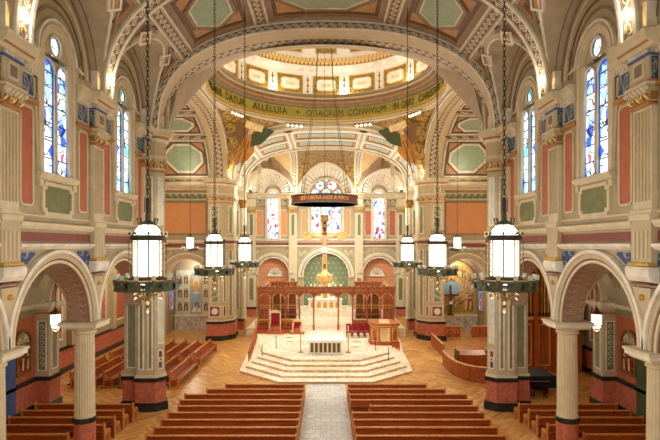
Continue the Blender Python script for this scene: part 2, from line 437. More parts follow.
# ------------------------------------------------------------------ floors
fl=MB(); fl.box(-19,19,2,62,-.3,0,'wood_floor'); fl.build('floor',kind='structure')
t=MB(); t.box(-1.14,1.14,2,30.6,0,.012,'marble_aisle'); t.build('floor_center_aisle',kind='structure')
# ------------------------------------------------------------------ nave walls
WX=9.2
def nave_wall(s):
    F=flat((s*WX,0),(s*WX,1),(-s,0)); side=sname(s)
    mb=MB()
    for y0,y1 in BAYS:
        yc=(y0+y1)/2 if y1<25 else 22.65; r=2.38 if y1<25 else 2.3
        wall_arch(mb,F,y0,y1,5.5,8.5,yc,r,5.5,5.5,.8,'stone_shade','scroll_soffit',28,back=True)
        yw=(y0+y1)/2
        mb.fbox(F,y0,y1,8.5,10.6,-.2,0,'stone_shade')
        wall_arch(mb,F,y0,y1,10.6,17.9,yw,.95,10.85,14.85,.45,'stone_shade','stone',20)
    mb.fbox(F,2,8.7,0,17.9,-.2,0,'stone')
    mb.box(s*10.0,s*10.12,2,26,8.3,18.5,'stone')
    wall=mb.build('wall_'+side,kind='structure')
    # archivolts, string courses
    ar=MB(); st=MB(); wh=MB(); red=MB()
    for y0,y1 in BAYS:
        yc=(y0+y1)/2 if y1<25 else 22.65; r=2.38 if y1<25 else 2.3
        P=[(yc+r,5.5)]+arc(yc,5.5,r,0,180,28)+[(yc-r,5.5)]
        P=arc(yc,5.5,r,0,180,30)
        ar.fband(F,P,-.10,0,0,.05,'stone_warm'); ar.fband(F,P,-.16,-.10,0,.02,'red_band')
        ar.fband(F,P,-.34,-.16,0,.09,'stone'); ar.fband(F,P,-.46,-.34,0,.16,'molding_light')
        # painted spandrel corners
        for q in (-1,1):
            ar.ffill(F,[(yc+q*k,z) for k,z in ((2.36,8.28),(2.36,7.35),(1.95,7.72),(1.66,7.98),(1.3,8.2),(1.3,8.28))],.02,'scroll_panel_blue' if y0<15 else 'scroll_spandrel',rings=1)
    for y0,y1 in BAYS:
        a,b=y0+.48,y1-.48
        st.fprof(F,a,b,[(8.98,0),(9.0,.12),(9.1,.2),(9.2,.22),(9.24,.1),(9.26,0)],'stone_warm')
        wh.fprof(F,a,b,[(8.34,0),(8.36,.1),(8.46,.22),(8.54,.22),(8.56,0)],'molding_light')
        red.fbox(F,a,b,8.62,8.9,0,.03,'red_band')
        st.fprof(F,a,b,[(9.4,0),(9.4,.06),(9.46,.06),(9.48,0)],'stone_warm')
    ar.build('archivolt',wall); st.build('string_course',wall); wh.build('white_string_course',wall); red.build('red_frieze_band',wall)
    # painted panels beside each window, green panel below, blue frieze
    pk=MB(); gp=MB(); bl=MB(); cn=MB(); dn=MB()
    for y0,y1 in BAYS:
        yw=(y0+y1)/2
        for a,b in ((y0+.66,y0+1.38),(y1-1.38,y1-.66)):
            frame_fill(pk,F,octo(a,b,9.7,12.8,.12),.07,.05,'stone_warm','pink')
            frame_fill(bl,F,rect(min(a,b)-.06 if a<yw else a-.14,b+.14 if a<yw else b+.06,13.1,13.82),.05,.05,'stone_warm','scroll_panel_blue')
            a2,b2=(y0+.46,yw-1.24) if a<yw else (yw+1.24,y1-.46)
            cn.fprof(F,a2,b2,[(13.9,0),(13.95,.12),(14.05,.14),(14.1,.2),(14.2,.28),(14.34,.3),(14.4,.3),(14.42,0)],'stone_warm')
            cn.fprof(F,a2,b2,[(12.9,0),(12.92,.1),(13.02,.12),(13.04,0)],'orange_line')
            k=a2+.03
            while k<b2-.08: dn.fbox(F,k,k+.08,13.82,13.94,0,.12,'molding_light'); k+=.16
        frame_fill(gp,F,notch(yw-.98,yw+.98,9.46,10.58,.13),.13,.08,'stone_warm','green',wi=.03)
    pk.build('pink_wall_panel',wall); gp.build('green_wall_panel',wall); bl.build('blue_frieze_panel',wall); cn.build('cornice',wall); dn.build('dentil_course',wall)
    # pilasters with the entablature breaking forward, on moulded corbels
    for k,yp in enumerate(PIER_Y+[25.15]):
        w=.42; u0,u1=yp-w,yp+w
        if yp>25: u0,u1=yp-.3,yp+.45
        FB=F; F=(lambda u,v,w=0.0,FB=FB:FB(u,v,w-.16 if w>.16 else 0.0))
        p=MB(); p.fbox(F,u0,u1,9.26,12.45,0,.32,'stone_warm')
        for j in range(5):
            g=u0+.12+j*(u1-u0-.24)/4.0; p.fbox(F,g-.035,g+.035,9.75,12.3,.32,.35,'stone')
        p.fprof(F,u0-.06,u1+.06,[(9.2,0),(9.2,.42),(9.36,.42),(9.42,.37),(9.5,.37),(9.52,0)],'stone_warm')
        p.fbox(F,u0-.03,u1+.03,7.95,9.2,0,.36,'stone')
        for j in range(4):
            g=u0+.14+j*(u1-u0-.28)/3.0; p.fbox(F,g-.03,g+.03,8.1,8.9,.36,.39,'stone_warm')
        pl=p.build('pilaster',wall)
        F0=F; F=(lambda u,v,w=0.0,F0=F0:F0(u,v,w*.76)); p=MB(); p.fprof(F,u0-.05,u1+.05,[(7.9,0),(7.9,.58),(7.96,.6),(8.0,.58),(8.0,0)],'gold_paint')
        p.fprof(F,u0-.12,u1+.12,[(7.42,0),(7.46,.5),(7.6,.62),(7.8,.66),(7.88,.6),(7.88,0)],'molding_light')
        p.fprof(F,u0-.02,u1+.02,[(7.36,0),(7.37,.5),(7.42,.52),(7.42,0)],'red_band')
        # tapering corbel below
        yy=(u0+u1)/2
        p.add([F(yy-.4,7.28,.45),F(yy+.4,7.28,.45),F(yy+.1,5.75,.12),F(yy-.1,5.75,.12),F(yy-.4,7.28,0),F(yy+.4,7.28,0),F(yy+.1,5.75,0),F(yy-.1,5.75,0)],[(0,1,2,3),(0,3,7,4),(1,2,6,5),(3,2,6,7)],'stone')
        p.sphere(F(yy,7.0,.44),.09,'gold',8,6); 
        p.build('corbel',pl)
        c=MB(); c.fprof(F,u0-.02,u1+.02,[(12.4,0),(12.4,.53),(12.47,.55),(12.5,.5),(12.5,0)],'orange_line')
        c.fprof(F,u0-.02,u1+.02,[(12.45,0),(12.5,.5),(12.8,.56),(12.95,.68),(12.95,0)],'stone')
        for j in range(5):
            g=u0+.06+j*(u1-u0-.12)/4.0
            c.fprof(F,g-.07,g+.07,[(12.5,.5),(12.62,.6),(12.7,.66),(12.74,.58),(12.66,.5)],'gold_scroll')
            c.fprof(F,g-.02,g+.12,[(12.7,.5),(12.82,.64),(12.9,.74),(12.92,.62),(12.8,.5)],'stone_warm')
        for w_ in (.12,.3,.44):   # leaves on the side faces
            for (uu,sg) in ((u0,-1),(u1,1)):
                c.add([F(uu,12.5,w_-.06),F(uu,12.5,w_+.06),F(uu+sg*.1,12.72,w_+.07),F(uu+sg*.1,12.72,w_-.07),F(uu,12.8,w_)],[(0,1,2,3),(3,2,4)],'gold_scroll')
        for uu in (u0-.03,u1+.03): c.sphere(F(uu,12.86,.66),.085,'stone_warm',8,6)
        c.fprof(F,u0-.1,u1+.1,[(12.95,0),(12.95,.7),(13.03,.72),(13.03,0)],'stone_warm')
        c.build('capital',pl)
        e=MB(); e.fbox(F,u0-.02,u1+.02,13.03,13.95,0,.54,'stone')
        e.fbox(F,u0+.18,u1-.18,13.2,13.72,.54,.57,'stone_warm'); e.fbox(F,u0+.27,u1-.27,13.3,13.62,.57,.6,'taupe')
        for (uu,sg) in ((u0,-1),(u1,1)): e.add([F(uu+sg*.025,13.12,.08),F(uu+sg*.025,13.12,.46),F(uu+sg*.025,13.74,.46),F(uu+sg*.025,13.74,.08)],[(0,1,2,3)],'scroll_panel_blue',[(0,0),(.4,0),(.4,1),(0,1)])
        e.fprof(F,u0-.04,u1+.04,[(13.03,0),(13.03,.58),(13.1,.6),(13.12,.55),(13.12,0)],'orange_line')
        e.fprof(F,u0-.05,u1+.05,[(13.76,0),(13.78,.58),(13.84,.6),(13.84,0)],'blue_paint')
        n=8
        for j in range(n):
            g=u0+(u1-u0)*(j+.5)/n; e.fbox(F,g-.03,g+.03,13.85,13.95,.54,.63,'molding_light')
        for j in range(4):
            g=.06+.12*j
            for (uu,sg) in ((u0,-1),(u1,1)): e.add([F(uu+sg*.07,13.85,g),F(uu+sg*.07,13.85,g+.07),F(uu+sg*.07,13.95,g+.07),F(uu+sg*.07,13.95,g)],[(0,1,2,3)],'molding_light')
        prof=[(13.95,0),(13.96,.66),(14.05,.7),(14.1,.84),(14.2,.95),(14.34,.98),(14.4,.98),(14.42,0)]
        def FF(u,v,w,F=F,u0=u0,u1=u1):
            return F(u,v,w)
        e.fprof(F,u0-.34,u1+.34,prof,'stone_warm')
        e.fprof(F,u0-.28,u1+.28,[(14.07,.1),(14.07,.80),(14.1,.86),(14.12,.1)],'orange_line')
        e.build('entablature_block',pl)
        F=F0
        # vault springer standing on the entablature
        v=MB(); v.fbox(F,u0+.02,u1-.02,14.42,15.3,0,.45,'molding_light'); v.fprof(F,u0-.03,u1+.03,[(14.42,0),(14.42,.66),(14.55,.62),(14.6,0)],'stone_warm')
        v.build('vault_springer',pl)
        F=FB

    for k,yp in enumerate(PIER_Y):
        lab=['fluted round column carrying the %s arcade just in front of the picture edge','fluted round column carrying the %s arcade, its whole shaft seen beside the side aisle pews','x'][0]
    return wall
wallR=nave_wall(1); wallL=nave_wall(-1)
# columns
def column(x,y,label):
    c=empty('column',(x,y,0),kind='structure'); c['label']=label
    b=MB(); b.lathe([(.50,0),(.50,.14),(.44,.22)],(0,0,0),'black_marble',28); b.lathe([(.41,.22),(.41,1.5)],(0,0,0),'pink_marble',28); b.lathe([(.43,1.5),(.46,1.55),(.46,1.66),(.42,1.7)],(0,0,0),'black_marble',28)
    b.build('pedestal',c,smooth=True)
    f=MB(); n=48; prof=[]
    vs=[];R=[(.40,1.7),(.40,1.76),(.385,1.85),(.38,3.2),(.36,5.0)]
    for i in range(n):
        a=2*PI*i/n; k=.93 if i%2 else 1.0
        for j,(r,z) in enumerate(R): rr=r*(k if 1<j<4 or j==4 else 1); vs.append((rr*cos(a),rr*sin(a),z))
    m=len(R); f.add(vs,[(i*m+j,((i+1)%n)*m+j,((i+1)%n)*m+j+1,i*m+j+1) for i in range(n) for j in range(m-1)],'stone_warm')
    f.build('shaft',c)
    k=MB(); k.lathe([(.37,4.98),(.42,5.02),(.42,5.06),(.38,5.08),(.40,5.12),(.52,5.24)],(0,0,0),'stone_warm',28)
    k.prism([(-.62,-.5),(.62,-.5),(.62,.5),(-.62,.5)],5.22,5.30,'stone_warm'); k.prism([(-.72,-.58),(.72,-.58),(.72,.58),(-.72,.58)],5.30,5.42,'molding_light'); k.prism([(-.76,-.62),(.76,-.62),(.76,.62),(-.76,.62)],5.42,5.5,'stone_warm')
    k.build('capital',c)
for s in (1,-1):
    side='right' if s>0 else 'left'
    column(s*9.6,14.3,'fluted cream column cut off by the %s edge of the photo'%side)
    column(s*9.6,19.9,'fluted cream column on pink pedestal standing among the %s side aisle pews'%side)
# nave windows
def lancet_window(s,yw,num,g):
    F=flat((s*(WX+.07),0),(s*(WX+.07),1),(-s,0))
    w=MB(); w.fband(F,[(yw-.95,10.85),(yw-.95,14.85)]+arc(yw,14.85,.95,180,0,20)+[(yw+.95,14.85),(yw+.95,10.85)],-.12,0,0,.1,'stone_warm')
    # stone screen with two lancets and a rose
    for q in (-1,1):
        uc=yw+q*.475; r=.39
        wall_arch(w,F,yw if q>0 else yw-.95,yw+.95 if q>0 else yw,10.85,14.75,uc,r,10.92,14.3,.08,'stone','blue_light_tint',16)  # blue daylight on the lancet reveals is painted into their colour
        w.fband(F,[(uc+r,10.92),(uc+r,14.3)]+arc(uc,14.3,r,0,180,16)+[(uc-r,14.3),(uc-r,10.92)],-.06,0,0,.05,'stone_warm')
    n=24
    for i in range(n):   # head of the window around the rose
        a,b=PI*i/n,PI*(i+1)/n
        f=lambda rr,t,c=(yw,14.85):(c[0]+rr*cos(t),max(14.75,c[1]+rr*sin(t)))
        ro=lambda t:(yw+.33*cos(2*t-PI/2),15.28+.33*sin(2*t-PI/2))
        w.add([F(*f(.95,a),0),F(*f(.95,b),0),F(*ro(b),0),F(*ro(a),0)],[(0,1,2,3)],'stone')
    w.fband(F,arc(yw,15.28,.33,0,360,20)[:-1],-.06,0,0,.05,'stone_warm',closed=True)
    o=w.build('window_%d'%num,kind='structure')
    fr=MB(); F2=flat((s*WX,0),(s*WX,1),(-s,0))
    path=[(yw+1.0,10.85),(yw+1.0,14.85)]+arc(yw,14.85,1.0,0,180,22)+[(yw-1.0,14.85),(yw-1.0,10.85)]
    fr.fband(F2,path,-.10,.05,-.05,.08,'stone_warm'); fr.fband(F2,path,-.20,-.10,0,.05,'stone'); fr.fband(F2,path[1:-1],-.28,-.20,0,.10,'molding_light')
    fr.fprof(F2,yw-1.2,yw+1.2,[(10.62,0),(10.66,.1),(10.78,.2),(10.86,.2),(10.88,0)],'stone_warm')
    for q in (-1,1): fr.fbox(F2,yw+q*1.06-.1,yw+q*1.06+.1,10.4,10.62,0,.1,'stone_warm')
    fr.build('window_surround',o)
    gl=MB()
    for q in (-1,1):
        uc=yw+q*.475; G=flat((s*(WX+.14),0),(s*(WX+.14),1),(-s,0))
        gl.ffill(G,[(uc-.40,10.9),(uc+.40,10.9)]+arc(uc,14.3,.40,0,180,12),0,g,sub=.4,rings=1)
    gl.ffill(G,arc(yw,15.28,.34,0,360,16)[:-1],0,g,rings=1)
    gl.build('stained_glass',o)
    bars=MB()
    for q in (-1,1):
        uc=yw+q*.475
        for z in (11.4,12.0,12.6,13.2,13.8,14.3): bars.fbox(G,uc-.37,uc+.37,z,z+.03,.01,.04,'iron')
    bars.build('glazing_bar',o)
wn=1
for s in (-1,1):
    for (y0,y1),g in zip(BAYS,('nave_glass_purple','nave_glass_purple','nave_glass_aqua')):
        if y0<10: continue
        lancet_window(s,(y0+y1)/2,wn,g); wn+=1
# ------------------------------------------------------------------ nave vault
LR=2.62;LH=3.35
def lun(dy):
    q=min(1,abs(dy)/LR); return 14.4+LH*(1-q**2.1)**(1/2.1)
def nave_vault():
    mb=MB()
    for y0,y1 in BAYS:
        yc=(y0+y1)/2; hw=(y1-y0)/2; n=40
        ys=[yc+hw*sin(-PI/2+PI*i/n) for i in range(n+1)]
        rows=[]
        for y in ys:
            zl=lun(y-yc) if abs(y-yc)<LR else 14.4
            rows.append((y,zl,NAVE.s_of_x(NAVE.x(zl)) if zl>14.4 else NAVE.len))
        K=32
        vs=[(NAVE.at(sm*(2*j/K-1))[0],y,NAVE.at(sm*(2*j/K-1))[1]) for y,zl,sm in rows for j in range(K+1)]
        mb.add(vs,[(i*(K+1)+j,(i+1)*(K+1)+j,(i+1)*(K+1)+j+1,i*(K+1)+j+1) for i in range(n) for j in range(K)],'vault_plaster')
        for s in (1,-1):
            J=6;vs=[]
            for y,zl,sm in rows:
                x0=NAVE.at(sm)[0]
                for j in range(J+1): vs.append((s*(x0+(9.25-x0)*j/J),y,zl))
            mb.add(vs,[(i*(J+1)+j,(i+1)*(J+1)+j,(i+1)*(J+1)+j+1,i*(J+1)+j+1) for i in range(n) for j in range(J)],'vault_plaster')
    c=mb.build('ceiling_nave',smooth=True,kind='structure')
    def V(u,v,w=0.0,P=NAVE):
        x,z=P.at(u); n=P.nrm(u); return (x+n[0]*w,v,z+n[1]*w)
    L=NAVE.len; s71=NAVE.s_of_x(7.05); s32=NAVE.s_of_x(3.25)
    # transverse arches
    rb=MB()
    for yp in (8.7,14.3,19.9):
        P=[(-L+2*L*i/60,yp) for i in range(61)]
        rb.fband(V,P,-.42,.42,0,.12,'stone'); rb.fband(V,P,-.25,.25,.12,.15,'scroll_band')
        for o in (-.42,.28): rb.fband(V,P,o,o+.14,.12,.2,'molding_light')
    rb.build('transverse_arch',c)
    lr=MB()
    for (a,b) in ((14.75,19.45),(20.35,25.3),(9.15,13.85)):
        for u in (-s71,-s32,s32,s71):
            P=[(u,a),(u,b)]
            lr.fband(V,P,-.30,.30,0,.06,'stone',sub=.8); lr.fband(V,P,-.2,.2,.06,.08,'scroll_band',sub=.8)
            for o in (-.36,.28): lr.fband(V,P,o,o+.08,0,.13,'molding_light',sub=.8)
    lr.build('longitudinal_rib',c)
    cf=MB(); of=MB(); oc=MB()
    for (a,b) in ((14.85,19.35),(20.45,24.95),(9.25,13.75)):
        for (u0,u1) in ((-s71+.45,-s32-.45),(-s32+.45,s32-.45),(s32+.45,s71-.45)):
            R=rect(u0,u1,a,b)
            cf.fband(V,R,0,.16,0,.10,'taupe',closed=True,sub=.5); cf.fband(V,R,.16,.22,0,.08,'orange_line',closed=True,sub=.5); cf.fband(V,R,.22,.42,0,.05,'taupe_dark',closed=True,sub=.5)
            of.ffill(V,rect(u0+.42,u1-.42,a+.42,b-.42),.02,'vault_orange',sub=.4,rings=4)
            c_=min(u1-u0,b-a)*.27; O=octo(u0+.55,u1-.55,a+.55,b-.55,c_)
            of.fband(V,O,-.10,0,0,.06,'brown_line',closed=True,sub=.4); of.fband(V,O,0,.16,0,.09,'taupe',closed=True,sub=.4); of.fband(V,O,.16,.24,0,.07,'molding_light',closed=True,sub=.4)
            oc.ffill(V,offs(O,.2,True),.045,'vault_green',sub=.4,rings=4)
    cf.build('coffer_frame',c); of.build('octagon_frame',c); oc.build('green_octagon_panel',c)
    # haunches between the longitudinal ribs and the lunettes: triangular coffers
    hc=MB()
    for y0,y1 in BAYS:
        yc=(y0+y1)/2
        for s in (1,-1):
            for q in (-1,1):
                yb=yc+q*(y1-y0)/2
                def ug(y):
                    z=lun(y-yc); return NAVE.s_of_x(NAVE.x(z))
                ya=yb-q*.6; ym=yc+q*.75
                # polygon: along the lower side of the rib, down the transverse arch, back along the groin
                pts=[(s71+.5,ya),(s71+.5,ym)]
                for k in range(1,9):
                    y=ym+(ya-ym)*k/8.0; 
                    uu=min(ug(y)-.35,L-1.2)
                    if uu>s71+.55: pts.append((uu,y))
                if len(pts)<5: continue
                pts=[(s*u,y) for u,y in pts]
                if area2(pts)<0: pts=pts[::-1]
                hc.fband(V,pts,0,.10,0,.08,'taupe',closed=True,sub=.4); hc.fband(V,pts,.10,.16,0,.07,'orange_line',closed=True,sub=.4); hc.fband(V,pts,.16,.32,0,.05,'taupe_dark',closed=True,sub=.4)
                cx=s*(s71+1.05); cyy=ya-q*.95
                D=[(cx-.42,cyy),(cx,cyy-.55),(cx+.42,cyy),(cx,cyy+.55)]
                hc.fband(V,D,0,.1,0,.09,'molding_light',closed=True,sub=.4); hc.ffill(V,offs(D,.08,True),.05,'vault_orange',sub=.3)
            # groin moulding along the lunette edge, and painted lines on the lunette vault
            G=[]
            for k in range(33):
                y=yc-LR*.985+2*LR*.985*k/32; z=lun(y-yc); G.append((s*NAVE.x(z),y,z-.03))
            hc.tube(G,.06,'molding_light',6)
            for xx,rr,m in ((9.0,.025,'taupe'),):
                G=[(s*xx,yc-LR*.96+2*LR*.96*k/32,lun((-LR*.96+2*LR*.96*k/32))-.02) for k in range(33)]
                hc.tube(G,rr,m,5)
    hc.build('haunch_coffer',c)
    # painted lines on the tympanum round each window
    tp=MB()
    for s in (1,-1):
        F=flat((s*WX,0),(s*WX,1),(-s,0))
        for y0,y1 in BAYS:
            yc=(y0+y1)/2
            for r,w_,m in ((1.62,.05,'taupe'),(1.85,.03,'taupe_dark'),(2.15,.07,'stone_warm'),(2.4,.03,'taupe')):
                tp.fband(F,[(yc+(r/2.62)*(y-yc),14.42+(z-14.4)*r/2.62) for y,z in [(yc+2.6*cos(PI*i/30),lun(2.6*cos(PI*i/30))) for i in range(31)]],-w_,w_,0,.03,m)
            for q in (-1,1):
                for k in range(2):
                    cx=yc+q*(1.5+.35*k); cz=15.2+.5*k
                    tp.fband(F,arc(cx,cz,.16,0,300,10),-.02,.02,0,.02,'taupe'); tp.fband(F,arc(cx+q*.1,cz+.34,.1,60,330,8),-.02,.02,0,.02,'taupe')
    tp.build('tympanum_ornament',c)
nave_vault()
# ------------------------------------------------------------------ arches of the crossing
def big_arch(name,Pin,Pout,F3,depth,soffit,m1='stone',rev=False,bands=True,Pin2=None,back=True):
    """F3(x,d,z): lateral, depth, height"""
    mb=MB();N=72
    A=[Pin.at(-Pin.len+2*Pin.len*i/N) for i in range(N+1)]; B=[Pout.at(-Pout.len+2*Pout.len*i/N) for i in range(N+1)]
    A2=[(Pin2 or Pin).at(-(Pin2 or Pin).len+2*(Pin2 or Pin).len*i/N) for i in range(N+1)]
    def lerp(i,k): return (A[i][0]+(B[i][0]-A[i][0])*k,A[i][1]+(B[i][1]-A[i][1])*k)
    def strip(k0,k1,d,m,us=1.0):
        vs=[];uv=[];L=0
        for i in range(N+1):
            if i: L+=math.hypot(A[i][0]-A[i-1][0],A[i][1]-A[i-1][1])
            for k,dd in ((k0,0),(k0,-d),(k1,-d),(k1,0)):
                p=lerp(i,k); vs.append(F3(p[0],dd,p[1]))
            uv+=[(L,0),(L,0),(L,1),(L,1)]
        mb.add(vs,[(4*i+q,4*i+4+q,4*i+5+q,4*i+1+q) for i in range(N) for q in range(3)],m,uv)
    if bands=='w':
        for k0,k1,d,m in ((0,.12,.08,'molding_light'),(.12,.50,.04,'scroll_band'),(.50,.60,.12,'molding_light'),(.60,.86,.03,'stone'),(.86,1.0,.10,'orange_line')): strip(k0,k1,d,m)
    elif bands:
        for k0,k1,d,m in ((0,.06,.10,'molding_light'),(.06,.24,.05,'scroll_band'),(.24,.30,.12,'molding_light'),(.30,.62,.03,'stone'),(.62,.68,.10,'molding_light'),(.68,.84,.05,'scroll_band'),(.84,.93,.12,'molding_light'),(.93,1.0,.08,'orange_line')): strip(k0,k1,d,m)
    else:
        for k0,k1,d,m in ((0,.2,.1,'molding_light'),(.2,.7,.04,'stone'),(.7,1,.1,'molding_light')): strip(k0,k1,d,m)
    # soffit
    vs=[];uv=[];L=0
    for i in range(N+1):
        if i: L+=math.hypot(A[i][0]-A[i-1][0],A[i][1]-A[i-1][1])
        vs+=[F3(A[i][0],0,A[i][1]),F3(A2[i][0],depth,A2[i][1])]; uv+=[(L,0),(L,1)]
    mb.add(vs,[(2*i,2*i+2,2*i+3,2*i+1) for i in range(N)],soffit,uv)
    if back:
        vs=[F3(A2[i][0],depth,A2[i][1]) for i in range(N+1)]+[F3(B[i][0],depth,B[i][1]) for i in range(N+1)]
        mb.add(vs,[(i,i+1,N+2+i,N+1+i) for i in range(N)],'stone')
    return mb
OUT=Prof(9.3,5.75,2.35,14.4)
# west arch, facing the nave
ARCHB=Prof(8.9,5.12,2.5,14.4)
mb=big_arch('',ARCHP,Prof(9.1,5.72,2.3,14.4),lambda x,d,z:(x,25.3+d,z),1.4,'stone',bands='w',Pin2=Prof(8.75,5.09,2.5,14.4),back=False)
def _soff(i,j):
    a=Prof.at(ARCHB,-ARCHB.len+2*ARCHB.len*i); return (a[0]*(.983+.017*j),26.7+.7*j,a[1]-.02)
mb.grid(_soff,72,1,'scroll_band',lambda i,j:(i*2*ARCHB.len,j))
mb.grid(lambda i,j:(lambda a:(a[0],27.4,a[1]+j*.9))(ARCHB.at(-ARCHB.len+2*ARCHB.len*i)),72,1,'stone')
wa=mb.build('trim_1',kind='structure')
# east arch, facing the crossing, with its coffered barrel
EIN=Prof(8.4,4.6,2.6,14.4); EIN2=Prof(8.35,4.0,2.5,14.4)
mb=big_arch('',EIN,Prof(9.2,5.2,2.4,14.4),lambda x,d,z:(x,44.75+d,z),.6,'stone',bands=False)
ea=mb.build('trim_2',kind='structure')
def barrel(u,d,w=0.0):
    k=(d)/5.2; Lm=EIN.len; f=u/Lm
    a=EIN.at(f*EIN.len); b=EIN2.at(f*EIN2.len); n=EIN.nrm(u)
    return (a[0]+(b[0]-a[0])*k+n[0]*w, 45.3+d, a[1]+(b[1]-a[1])*k+n[1]*w)
mb=MB(); LE=EIN.len
mb.grid(lambda i,j:barrel(-LE+2*LE*i,5.2*j,0),60,4,'vault_plaster'); bar=mb.build('ceiling_chancel_arch',smooth=True,kind='structure')
mb=MB(); us=[EIN.s_of_x(3.4),EIN.s_of_x(6.9)]
for u in (-us[1],-us[0],us[0],us[1]):
    mb.fband(barrel,[(u,0),(u,5.2)],-.34,.34,0,.16,'white',sub=1.0); mb.fband(barrel,[(u,.2),(u,5.0)],-.15,.15,.16,.18,'stone',sub=1)
for d0,d1 in ((0,.5),(2.4,2.8),(4.7,5.2)):
    mb.fbox(barrel,-LE+.05,LE-.05,d0,d1,0,.16,'white',60,1)
mb.build('coffer_rib',bar)
mb=MB(); mc=MB()
for (a,b) in ((-LE+.8,-us[1]-.45),(-us[1]+.45,-us[0]-.45),(-us[0]+.45,us[0]-.45),(us[0]+.45,us[1]-.45),(us[1]+.45,LE-.8)):
    for d0,d1 in ((.55,2.35),(2.85,4.65)):
        R=rect(a,b,d0,d1); mb.fband(barrel,R,0,.12,0,.05,'stone',closed=True,sub=.5); mb.fband(barrel,R,.12,.24,0,.12,'gold_dark',closed=True,sub=.5); mb.fband(barrel,R,.24,.36,0,.06,'cream_scroll',closed=True,sub=.5)
        mc.ffill(barrel,offs(R,.34,True),.03,'pale_teal',sub=.5,rings=3)
mb.build('coffer_border',bar); mc.build('blue_green_coffer',bar)
# north and south arches of the crossing (spanning along the nave axis)
SIN=Prof(8.0,4.6,2.6,14.4)
for s,nm in ((-1,'trim_3'),(1,'trim_4')):
    WID=lambda x:x*1.075 if x<0 else x
    mb=big_arch('',SIN,Prof(8.85,5.2,2.4,14.4),lambda x,d,z,s=s:(s*(8.65+d),CY+WID(x),z),1.5,'stone',bands='w')
    mb.grid(lambda i,j:(lambda q:(s*(9.1+.55*j),CY+WID(q[0])*.998,q[1]-.02))(SIN.at(-SIN.len+2*SIN.len*i)),72,1,'scroll_band',lambda i,j:(i*2*SIN.len,j))
    mb.build(nm,kind='structure')
# ------------------------------------------------------------------ pendentives and dome
RD=8.6
pen=MB()
for k in range(4):
    s1=1 if k in (0,3) else -1; s2=1 if k<2 else -1     # x sign, y sign
    def PF(i,j,s1=s1,s2=s2):
        ph=PI/2*i; c_,s_=cos(ph),sin(ph)
        top=Vector((RD*c_,RD*s_,19.4)); q=8.66/max(c_,s_); bx,by=q*c_,q*s_
        lat=min(bx,by)/(1.07 if s2<0 else 1); P=SIN if bx>by else EIN
        z=14.4 if lat>8.3 else P.z(min(lat,P.a-.001))+.75*(1-.5*lat/8.6)
        z=min(z,19.35); bot=Vector((bx,by,z)); p=bot.lerp(top,j); d=.5*sin(PI*j)*(19.25-z)/5
        return (s1*(p.x+c_*d*.3),CY+s2*(p.y+s_*d*.3),p.z)
    pen.grid(PF,40,10,'mosaic_gold' if s2>0 else 'vault_plaster',lambda i,j:(i*12,j*4))
pend=pen.build('ceiling_pendentives',smooth=True,kind='structure')
def penF(s1):
    def F(u,v,w=0.0):
        ph=math.radians(45+u*6.0); j=(v)/4.85; c_,s_=cos(ph),sin(ph)
        q=8.66/max(c_,s_); bx,by=q*c_,q*s_; lat=min(bx,by); P=SIN if bx>by else EIN
        bot=Vector((bx,by,14.4)); top=Vector((RD*c_,RD*s_,19.4)); p=bot.lerp(top,max(0,min(1,j)))
        return (s1*(p.x-c_*(w+.12)),CY+p.y-s_*(w+.12),14.4+v)
    return F
for s1 in (-1,1):
    F=penF(s1); a=MB()
    a.ffill(F,[(-.5,1.5),(0,1.2),(.6,1.5),(.9,2.2),(.75,3.2),(.2,3.5),(-.5,3.3),(-.75,2.3)],.04,'robe_orange',sub=.3)
    a.ffill(F,[(-1.5,2.9),(-.5,2.6),(-.3,3.6),(-1.4,4.2),(-2.3,4.0)],.07,'wing_brown',sub=.3); a.ffill(F,[(1.3,2.9),(.5,2.6),(.3,3.6),(1.4,4.2),(2.3,4.0)],.07,'robe_green',sub=.3)
    a.ffill(F,[(-.9,4.0),(1.1,3.8),(1.15,4.3),(-.85,4.5)],.11,'cream_scroll',sub=.3); a.ffill(F,arc(.05,3.75,.26,0,360,12)[:-1],.12,'skin',rings=2)
    for q in range(3): a.fband(F,[(-.2+.25*q,1.1),(-.3+.3*q,2.0),(-.15+.2*q,3.1)],-.03,.03,.04,.07,'brown_line')
    a.build('painted_angel',pend)
dome=empty('ceiling_dome',(0,0,.2),kind='structure')
C0=(0,CY,0)
def ring(name,prof,m,seg=96,smooth=True,lift=0):
    b=MB(); b.lathe(prof,C0,m,seg); b.f=[f for f in b.f if len(f)==4]; b.mi=b.mi[:len(b.f)]; b.uv=[]
    for i in range(seg):
        for k in range(len(prof)-1):
            u0=i*2*PI*8.6/seg;u1=(i+1)*2*PI*8.6/seg; b.uv.append([(u0,k/(len(prof)-1)),(u1,k/(len(prof)-1)),(u1,(k+1)/(len(prof)-1)),(u0,(k+1)/(len(prof)-1))])
    return b.build(name,dome,smooth=smooth)
ring('lower_cornice',[(9.2,19.1),(8.6,19.12),(8.45,19.2)],'stone_warm'); ring('bead_course',[(8.45,19.2),(8.42,19.48)],'bead_band'); ring('gold_fillet',[(8.42,19.48),(8.3,19.5),(8.3,19.58),(8.5,19.6)],'gold_paint')
ring('inscription_frieze',[(8.5,19.6),(8.5,20.5)],'olive'); ring('main_cornice',[(8.5,20.5),(8.35,20.54),(8.3,20.7),(8.15,20.8),(8.1,20.95),(7.9,21.05),(7.85,21.3),(7.75,21.4),(7.75,21.5),(8.3,21.52)],'taupe')
ring('cornice_line',[(8.12,20.78),(8.06,20.82),(8.06,20.92)],'orange_line'); ring('bead_line',[(7.87,21.08),(7.82,21.12),(7.82,21.26)],'bead_band')
